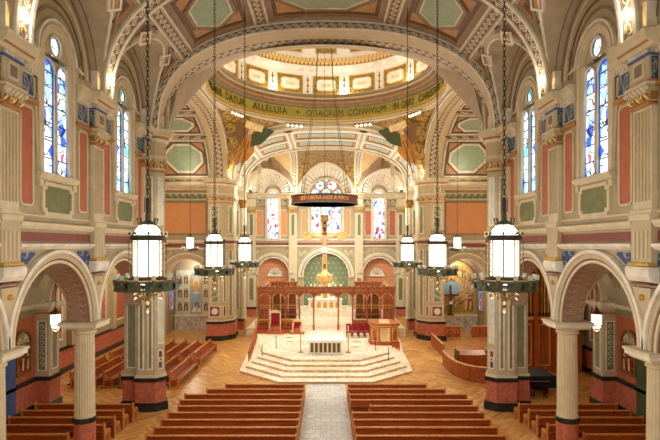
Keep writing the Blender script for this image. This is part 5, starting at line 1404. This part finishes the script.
for k,(x,y) in enumerate(((-3.1,41.9),(-2.9,40.1),(2.5,40.0),(2.2,38.0))):
    e=empty('floor_vent',(x,y,P0),label='bronze vent plate in the marble, %s'%(('just in front of the benches on the left','nearer the altar on the left','behind the altar on the right','beside the altar on the right')[k]),cat='vent',group='vents in the platform floor')
    b=MB(); b.box(-.28,.28,-.07,.07,.001,.015,'iron'); b.build('plate',e); b=MB()
    for j in range(8): b.box(-.24+.06*j,-.22+.06*j,-.05,.05,.015,.022,'brass')
    b.build('grille',e)
# high altar in the centre niche
e=empty('high_altar',(-.1,57.6,1.2),label='white and gold high altar with tabernacle under the green niche',cat='altar')
b=MB(); b.box(-1.9,1.9,-.5,.6,0,1.0,'white'); b.box(-2.0,2.0,-.6,.65,1.0,1.12,'linen'); 
for k in range(5): b.extr([(-1.4+.7*k+.22*cos(t),.6+.2*sin(t)) for t in [PI*j/8 for j in range(9)]]+[(-1.4+.7*k-.22,.15),(-1.4+.7*k+.22,.15)],lambda u,v,w:(u,w,v),-.53,-.5,'gold_paint')
b.build('altar_table',e)
b=MB(); b.box(-.5,.5,0,.6,1.12,2.1,'white'); b.box(-.6,.6,-.05,.62,2.1,2.25,'gold'); b.lathe([(.45,2.25),(.4,2.5),(.2,2.75),(.04,2.9),(.03,3.15)],(0,.3,0),'gold',14)
b.extr([(-.25,1.2),(.25,1.2),(.25,1.7),(0,1.95),(-.25,1.7)],lambda u,v,w:(u,w,v),-.04,0,'gold'); b.build('tabernacle',e)
b=MB(); b.box(-1.5,1.5,.35,.6,1.12,1.35,'white'); b.build('gradine',e)
c0=None
for k,x in enumerate((-2.0,-1.3,1.1,1.8)):
    lab='tall white candle on the high altar, %s'%('outermost on the left','beside the tabernacle on the left','beside the tabernacle on the right','outermost on the right')[k]
    if abs(x+.1)>1.85: x=math.copysign(1.7,x)
    c=empty('candlestick',(x,57.55,2.32),label=lab,cat='candlestick',group='candlesticks on the high altar') if c0 is None else None
    if c: c0=c; b=MB(); b.lathe([(.12,0),(.04,.1),(.03,.4),(.07,.5)],(0,0,0),'gold',10); b.build('holder',c); b=MB(); b.lathe([(.04,.5),(.04,1.5)],(0,0,0),'linen',8); b.build('candle',c); b=MB(); b.sphere((0,0,1.56),.04,'candle_flame',6,5,(1,1,1.6)); b.build('flame',c)
    else: dup(c0,(x,57.55,2.32),0,lab)
# ------------------------------------------------------------------ transept chapels
def saint(mb,F,u,v,h,m1,m2,w=.06):
    mb.ffill(F,[(u-.22*h,v),(u+.22*h,v),(u+.17*h,v+.45*h),(u+.15*h,v+.72*h),(u,v+.8*h),(u-.15*h,v+.72*h),(u-.18*h,v+.45*h)],w,m1,rings=1); mb.ffill(F,arc(u,v+.88*h,.09*h,0,360,10)[:-1],w+.01,m2,rings=1)
    mb.ffill(F,[(u-.1*h,v+.05*h),(u+.06*h,v+.02*h),(u+.1*h,v+.6*h),(u-.04*h,v+.66*h)],w+.012,m2,rings=1)
e=empty('altarpiece',(-13.05,50.45,1.55),label='pale blue green altarpiece with haloed figure and side panels in the left chapel',cat='altarpiece')
F=flat((-2.05,0),(-1.05,0),(0,-1)); b=MB(); b.box(-2.1,2.1,0,.12,0,4.4,'pale_lattice'); b.build('panel_board',e)
b=MB()
for col in (0,1):
    u0=.1 if col==0 else 2.72
    for k in range(3):
        for j in range(2): 
            b=MB(); u=u0+.62*j; v=.25+1.35*k; frame_fill(b,F,[(u,v),(u+.54,v),(u+.54,v+.85),(u+.27,v+1.12),(u,v+.85)],.06,.06,'cream_scroll','teal',sub=2); saint(b,F,u+.27,v+.08,.85,'robe_green','skin',.05); b.build('saint_panel',e)
b=MB(); u=2.02; frame_fill(b,F,[(1.42,.1),(2.62,.1),(2.62,4.0),(2.02,4.35),(1.42,4.0)],.07,.08,'gold_paint','sky_blue',sub=2)
b.ffill(F,[(u+.46*cos(t),2.95+.85*sin(t)) for t in [2*PI*k/20 for k in range(20)]],.07,'tan_gold',rings=1); b.ffill(F,[(u+.34*cos(t),2.95+.7*sin(t)) for t in [2*PI*k/20 for k in range(20)]],.08,'cream_scroll',rings=1)
saint(b,F,u,2.35,1.25,'orange','skin',.09); b.ffill(F,[(u-.42,2.2),(u+.42,2.2),(u,2.0)],.09,'white',rings=1); b.ffill(F,[(u-.1,1.6),(u+.25,1.75),(u+.1,1.45)],.08,'gold_paint',rings=1)
saint(b,F,u+.1,.25,1.15,'brown_line','skin',.08); b.ffill(F,[(1.5,.2),(2.5,.2),(2.5,.5),(1.9,.75)],.09,'molding_light',rings=1); b.build('centre_picture',e)
e=empty('mural',(13.05,50.45,1.55),label='arched gold mural with blue sky patch behind the cross in the right chapel',cat='mural')
FM=flat((-2.05,0),(-1.05,0),(0,-1)); b=MB(); pts=[(.1,0),(4.0,0),(4.0,3.4)]+arc(2.05,3.4,1.95,0,180,20)+[(.1,3.4)]
b.extr([(p[0]-2.05,p[1]) for p in pts],lambda u,v,w:(u,w,v),0,.12,'mural_gold'); b.build('painted_panel',e)
b=MB(); b.fband(FM,offs(pts,.0,True),0,.14,0,.08,'gold_paint',closed=True); b.build('frame',e)
b=MB(); b.ffill(FM,[(1.6+.95*cos(t)*(1+.2*sin(3*t)),2.5+.75*sin(t)*(1+.15*cos(4*t))) for t in [2*PI*k/24 for k in range(24)]],.02,'sky_blue',rings=2)
saint(b,FM,3.1,.4,1.5,'robe_orange','skin',.03); saint(b,FM,3.55,.4,1.4,'wing_brown','skin',.035); saint(b,FM,.5,.4,1.4,'robe_orange','skin',.03); saint(b,FM,3.1,2.5,.9,'robe_orange','skin',.03); saint(b,FM,2.0,3.9,1.1,'cream_scroll','skin',.03); saint(b,FM,1.1,3.5,.9,'wing_brown','skin',.03); saint(b,FM,2.9,3.6,.9,'robe_green','skin',.03)
b.ffill(FM,[(.2,.1),(3.9,.1),(3.9,.5),(2.2,.75),(.2,.55)],.025,'olive',rings=2); b.build('painted_figures',e)
e=empty('standing_crucifix',(12.45,50.0,1.5),label='dark crucifix standing before the gold mural in the right chapel',cat='crucifix')
b=MB(); b.box(-.09,.09,-.06,.06,0,3.0,'dark_wood'); b.box(-.85,.85,-.06,.06,1.9,2.08,'dark_wood'); b.box(-.3,.3,-.2,.2,0,.12,'dark_wood'); b.build('cross',e); corpus(e,-.14,1.35,.8,'dark_wood')
for k,x in enumerate((11.0,13.9)):
    e=empty('carved_bench',((11.55,14.3)[k],46.2,0),label=('carved wooden bench front with circles beside the far right pier','plain wooden bench front at the outer side of the right chapel arch')[k],cat='bench')
    b=MB(); b.box(-.85,.85,-.06,.06,0,.95,'screen_wood'); b.box(-.9,.9,-.1,.1,.95,1.05,'light_wood'); b.build('front_panel',e); b=MB(); b.box(-.85,.85,.1,.5,.4,.46,'screen_wood'); b.build('seat',e)
    if not k:
        b=MB()
        for j in range(3): b.tube([(-.5+.5*j+.17*cos(t),-.08,.55+.17*sin(t)) for t in [q*PI/6 for q in range(12)]],.03,'light_wood',4,closed=True)
        b.build('carved_roundel',e)
# statues in wooden shrines beside the sanctuary
for s in (-1,1):
    e=empty('statue_shrine',(s*9.68,52.6,0),label='narrow dark wooden shrine on the %s wall before the sanctuary'%sname(s),cat='shrine')
    b=MB(); b.box(-.4,.4,-.2,.5,0,1.9,'screen_wood'); b.box(-.4,.4,.4,.5,1.9,4.6,'dark_wood'); b.box(-.42,-.34,-.2,.5,1.9,4.6,'screen_wood'); b.box(.34,.42,-.2,.5,1.9,4.6,'screen_wood'); b.extr([(-.45,4.6),(.45,4.6),(0,5.2)],lambda u,v,w:(u,w,v),-.2,.5,'screen_wood'); b.build('case',e)
    e=empty('statue',(s*9.68,52.65,1.9),label='small gilded robed statue inside the %s wooden shrine'%sname(s),cat='statue')
    b=MB(); b.lathe([(.22,0),(.22,.12),(.2,.14)],(0,0,0),'stone',10); b.build('base',e)
    skin('robed_figure',[(0,0,.2),(0,0,.8),(0,-.02,1.2),(0,0,1.5),(0,-.03,1.72),(.16,0,1.38),(.24,-.1,1.1),(.08,-.2,1.15),(-.16,0,1.38),(-.22,-.08,1.05)],[(0,1),(1,2),(2,3),(3,4),(2,5),(5,6),(6,7),(2,8),(8,9)],[.24,.19,.16,.07,.11,.09,.07,.05,.09,.06],'robe_orange' if s>0 else 'dark_wood',e,1)
# ------------------------------------------------------------------ right transept: organ case, piano, console, rails
e=empty('organ_case',(13.0,33.2,0),label='tall reddish wooden organ case with gold pipes in the right transept',cat='organ')
b=MB(); b.box(0,.25,0,3.5,0,7.6,'organ_wood'); b.box(0,4.0,.4,3.5,0,3.6,'organ_wood'); b.box(3.6,4.0,0,3.5,0,7.6,'organ_wood'); b.box(.9,1.1,0,.4,0,7.6,'organ_wood'); b.box(2.2,2.45,0,.4,0,7.6,'organ_wood'); b.box(-.1,4.1,-.1,3.5,7.6,7.8,'organ_wood'); b.box(0,4,3.3,3.5,3.6,7.6,'dark_wood')
b.box(-.05,4.05,.3,.5,3.5,3.7,'light_wood'); b.build('case',e)
b=MB()
for x0,x1 in ((.3,.85),(1.2,2.1),(2.6,3.5)): frame_fill(b,flat((x0,.39),(x1,.39),(0,-1)),rect(.05,x1-x0-.05,.4,3.2),.08,.05,'light_wood','organ_wood',sub=3)
frame_fill(b,flat((0,3.3),(0,.2),(-1,0)),rect(.2,2.9,.4,3.3),.12,.04,'pew_wood','organ_wood',sub=3); frame_fill(b,flat((0,3.3),(0,.2),(-1,0)),rect(.2,2.9,3.8,7.2),.12,.04,'pew_wood','organ_wood',sub=3)
b.build('panelling',e)
for k in range(14):
    x=.34+.235*k
    if abs(x-1.0)<.16 or abs(x-2.32)<.18: continue
    g=MB(); hh=3.4-.5*abs(math.sin(k*1.3)); g.lathe([(.03,3.7),(.09,4.0),(.09,3.7+hh),(.085,3.72+hh)],(x,.5,0),'gold',10); g.build('organ_pipe',e)
e=empty('grand_piano',(12.1,29.3,0),label='black grand piano under its cover behind the right arcade column',cat='piano')
pp=[(1.22*p,1.15*q) for p,q in [(-.75,-.75),(.75,-.75),(.75,.3),(.6,.75),(.25,.95),(-.05,.9),(-.3,.6),(-.45,.2),(-.75,-.1)]]
b=MB(); b.prism(pp,.68,.98,'black_gloss'); b.build('body',e); b=MB(); b.prism(grow(pp,.04),.98,1.03,'black_gloss'); b.build('lid',e); b=MB(); b.prism(grow(pp,.10),.38,1.03,'black_cloth',grow(pp,.05)); b.prism(grow(pp,.05),1.03,1.05,'black_cloth'); b.build('cloth_cover',e)
for x,y in ((-.62,-.55),(.62,-.55),(.2,.7)): b=MB(); b.lathe([(.05,0),(.05,.06),(.07,.1),(.09,.6),(.1,.68)],(x,y,0),'black_gloss',10); b.build('leg',e)
b=MB(); b.box(-.6,.6,-.98,-.75,.68,.76,'black_gloss'); b.box(-.58,.58,-.96,-.78,.76,.775,'white'); b.build('keyboard',e); b=MB(); b.box(-.05,.05,-.4,-.3,.1,.68,'black_gloss'); b.box(-.15,.15,-.5,-.35,.08,.12,'brass'); b.build('pedal_lyre',e)
e=empty('piano_bench',(11.9,27.6+.35,0),label='low black bench pulled up to the grand piano',cat='bench'); b=MB(); b.box(-.4,.4,-.18,.18,.42,.5,'black_gloss'); b.build('seat',e)
for x in (-.35,.35):
    for y in (-.14,.14): b=MB(); b.box(x-.03,x+.03,y-.03,y+.03,0,.42,'black_gloss'); b.build('leg',e)
e=empty('organ_console',(9.75,33.6,0),label='boxy wooden organ console standing behind the curved choir rail',cat='organ console')
b=MB(); b.box(-.95,.95,-.45,.55,0,1.1,'organ_wood'); b.extr([(-.45,1.1),(.55,1.1),(.55,1.42),(0,1.45),(-.45,1.2)],lambda y,z,w:(w,y,z),-.95,.95,'screen_wood'); b.build('body',e)

for q in (-.98,.92): b=MB(); b.box(q,q+.06,-.48,.58,0,1.46,'dark_wood'); b.build('side_panel',e)
b=MB(); b.box(-.8,.8,.55,.85,.72,.78,'white'); b.build('keyboard',e)
e=empty('console_bench',(10.1,32.2,0),label='dark bench between the organ console and the curved rail',cat='bench'); b=MB(); b.box(-.5,.5,-.17,.17,.5,.56,'dark_wood'); b.build('seat',e)
for x in (-.45,.45): b=MB(); b.box(x-.03,x+.03,-.15,.15,0,.5,'dark_wood'); b.build('leg',e)
def rail(name,label,path,h,cat='rail'):
    e=empty(name,label=label,cat=cat); b=MB(); P=dens(path,.35,False)
    L=offs(P,.04,False);R_=offs(P,-.04,False)
    for i in range(len(P)-1): b.prism([L[i],L[i+1],R_[i+1],R_[i]],0,h,'pew_wood')
    b.build('panelled_wall',e); b=MB(); L=offs(P,.08,False);R_=offs(P,-.08,False)
    for i in range(len(P)-1): b.prism([L[i],L[i+1],R_[i+1],R_[i]],h,h+.06,'light_wood')
    b.build('cap_rail',e); b=MB(); L=offs(P,.055,False);R_=offs(P,-.055,False)
    for i in range(0,len(P),2):
        b=MB(); b.box(P[i][0]-.05,P[i][0]+.05,P[i][1]-.05,P[i][1]+.05,0,h,'screen_wood'); b.build('rail_post',e)
rail('curved_choir_rail','curved wooden panelled rail wrapping round the organ console',[(8.35,35.6),(8.3,34.6),(8.3,33.2),(8.45,32.2),(8.8,31.4),(9.3,30.9),(10.1,30.55),(11.2,30.45)],.95)
rail('choir_rail','straight wooden panelled rail running back beside the far right pier',[(8.9,38.0),(9.0,42.6)],.95)
# ------------------------------------------------------------------ side aisle shrines
for s in (-1,1):
    F=flat((0,0),(0,1),(-s,0)); y=24.6
    e=empty('arched_painting',(s*14.93,y,2.2),label='dark religious painting in an arched gold frame on the %s side aisle wall'%sname(s),cat='painting')
    b=MB(); pts=[(-.5,0),(.5,0),(.5,1.35),(-.5,1.35)]; b.extr(pts,lambda u,v,w:(-s*w,u,v),0,.06,'painting_dark'); b.build('canvas',e)
    b=MB(); b.fband(F,pts,-.09,.02,0,.1,'gold_dark',closed=True); b.build('frame',e)
    b=MB(); b.ffill(F,arc(0,1.45,.5,0,180,14),.04,'scroll_spandrel',rings=1); b.fband(F,arc(0,1.45,.56,0,180,16),-.12,0,0,.1,'gold_dark'); b.build('arched_top',e)
    b=MB(); saint(b,F,-.1,.1,1.0,'red_cloth','skin',.08); saint(b,F,.3,.1,.85,'robe_green','skin',.08); b.build('painted_figures',e)
    e=empty('wall_shrine',(s*17.48,31.2,2.3),label='white framed pink shrine panel with bracket on the %s transept wall'%sname(s),cat='shrine')
    b=MB(); b.fband(F,rect(-1.1,1.1,0,4.2),-.15,0,0,.14,'molding_light',closed=True); b.build('frame',e); b=MB(); b.fbox(F,-1.1,1.1,0,4.2,0,.04,'damask_pink'); b.build('pink_panel',e)
    b=MB(); b.box(-s*.0,-s*.5,-.35,.35,.5,.62,'white'); b.box(0,-s*.3,-.2,.2,.2,.5,'white'); b.build('bracket',e)
    e=empty('shrine_statue',(s*17.2,31.2,2.92),label='small white and red robed statue on the %s wall bracket'%sname(s),cat='statue')
    skin('robed_figure',[(0,0,.1),(0,0,.5),(0,0,.85),(0,0,1.05),(0,0,1.18),(0,.13,.95),(-s*.1,.15,.7),(0,-.13,.95),(-s*.1,-.15,.7)],[(0,1),(1,2),(2,3),(3,4),(2,5),(5,6),(2,7),(7,8)],[.18,.14,.12,.05,.08,.06,.05,.06,.05],'red_cloth' if s<0 else 'white',e,1)
# blue lined doorway beside the first wall pier
for s in (-1,1):
    b=MB(); b.box(s*14.86,s*15.0,22.4,23.95,0,3.2,'blue_paint' if s<0 else 'robe_green'); o=b.build('wall_%s_aisle_niche'%sname(s),kind='structure')
# ------------------------------------------------------------------ spotlights on the cornices
sp=None
for s in (-1,1):
    for k,yp in enumerate((14.3,19.9)):
        lab='small brass spotlight on the %s cornice above the %s pilaster from the edge'%(sname(s),('first','second')[k])
        if sp is None:
            sp=empty('spotlight',(s*8.72,yp,14.42),label=lab,cat='spotlight',group='spotlights on the nave cornice')
            b=MB(); b.lathe([(.07,0),(.07,.03),(.02,.05),(.02,.2)],(0,0,0),'brass',10); b.build('stand',sp)
            b=MB(); b.lathe([(.12,.18),(.1,.3),(.05,.4),(.0,.42)],(0,0,0),'brass',12); b.build('lamp_housing',sp)
            b=MB(); b.sphere((0,0,.18),.07,'bulb',8,6,(1,1,.5)); b.build('bulb',sp)
        else: dup(sp,(s*8.72,yp,14.42),0,lab)
names=('upper left','lower left','lower right','upper right'); cl=None
for k,a in enumerate((-62,-20,24,62)):
    a=math.radians(a); x,y=8.0*sin(a),CY+8.0*cos(a); lab='cluster of small bright spotlights under the dome ring, %s of four'%names[k]
    if cl is None:
        cl=empty('spotlight_cluster',(x,y,18.95),-a,label=lab,cat='spotlight',group='spotlight clusters under the dome ring')
        b=MB(); b.box(-.9,.9,-.03,.03,.12,.18,'iron'); 
        for q in (-.8,.8): b.tube([(q,0,.15),(q,.45,.25)],.02,'iron',5)
        b.build('bracket_bar',cl)
        for j in range(4): q=MB(); q.lathe([(.1,0),(.11,-.1),(.05,.08)],(-.6+.4*j,0,.05),'white',10); q.sphere((-.6+.4*j,0,-.02),.1,'bulb',8,6); q.build('lamp_head',cl)
    else: dup(cl,(x,y,18.95),-a,lab)
# ------------------------------------------------------------------ light
sc=bpy.context.scene
w=bpy.data.worlds.new('world'); sc.world=w; w.use_nodes=True
bg=w.node_tree.nodes['Background']; bg.inputs[0].default_value=(1,.90,.74,1); bg.inputs[1].default_value=.55
WARM=(1,.83,.58); NEU=(1,.925,.80)
def point(x,y,z,e,r=.25,c=WARM,name='lamp_and_fill_light'):  # for real lamps and for added fills without a fixture
    l=bpy.data.lights.new(name,'POINT'); l.energy=e; l.shadow_soft_size=r; l.color=c; o=bpy.data.objects.new(name,l); o.location=(x,y,z); COL.objects.link(o)
def spot(x,y,z,tx,ty,tz,e,ang=60,r=.3,c=NEU,blend=.8):
    l=bpy.data.lights.new('spot_light','SPOT'); l.energy=e; l.spot_size=math.radians(ang); l.spot_blend=blend; l.shadow_soft_size=r; l.color=c
    o=bpy.data.objects.new('spot_light',l); o.location=(x,y,z); o.rotation_euler=(Vector((tx,ty,tz))-Vector((x,y,z))).to_track_quat('-Z','Y').to_euler(); COL.objects.link(o)
for s in (-1,1):
    for yp in (8.7,14.3,19.9,25.5): point(s*8.65,yp,15.1,150,.2)
    for x,y,z in LPOS: point(s*x,y,z-.9,190,.3,NEU)
    point(s*13,37,9,900,.5); point(s*12.2,17,4.6,22,.3); point(s*11.9,22,4.7,40,.2)
    spot(s*8.2,20,15,s*2,34,0,1300,55); spot(s*8.2,14.5,15,-s*2,24,0,1100,60)
    # crossing: ring clusters aimed at the platform and at the sanctuary, plus a pair added to brighten the crucifix
    spot(s*6.6,40.0,18.9,0,37.5,.7,4600,62); spot(s*2.8,43.4,18.6,s*3,57,4,2600,75); spot(s*4.5,27.9,17.5,0,36.2,8.6,4200,24)
    spot(s*8.0,28.6,14.6,s*1,40,19,900,110,.4,WARM)
    point(s*8.3,44.0,15.0,25,.1); point(s*8.5,50.0,14.9,60,.1); point(s*3.8,58.3,15.1,130,.1,NEU); point(s*8.6,57.4,15.0,70,.1,NEU); point(s*6.3,50.5,12,260,.4,NEU)
    point(s*9.0,28.8,15.0,60,.1); point(s*13.1,49.3,6.4,120,.2,NEU); spot(s*9.5,47.6,8,s*13,50.5,3,300,60)
    point(s*12.5,45.5,15.1,50,.2)
point(0,54.5,9,650,.5,NEU); 
for k in range(8):
    a=2*PI*k/8+.2; point(7.95*sin(a),CY+7.95*cos(a),21.75,110,.15,NEU)
point(0,CY,24.2,420,.5,NEU)
sc.view_settings.view_transform='Standard'; sc.view_settings.look='None'; sc.view_settings.exposure=0.38; sc.view_settings.gamma=1.0; sc.view_settings.use_curve_mapping=False

point(0,60.5,3.5,120,.3,NEU)  # added inside the central niche to brighten its green wall
for s in (-1,1): point(s*6.6,47.5,13.0,220,.3,NEU)  # added pair without fixtures, lifts the chancel barrel and its coffers
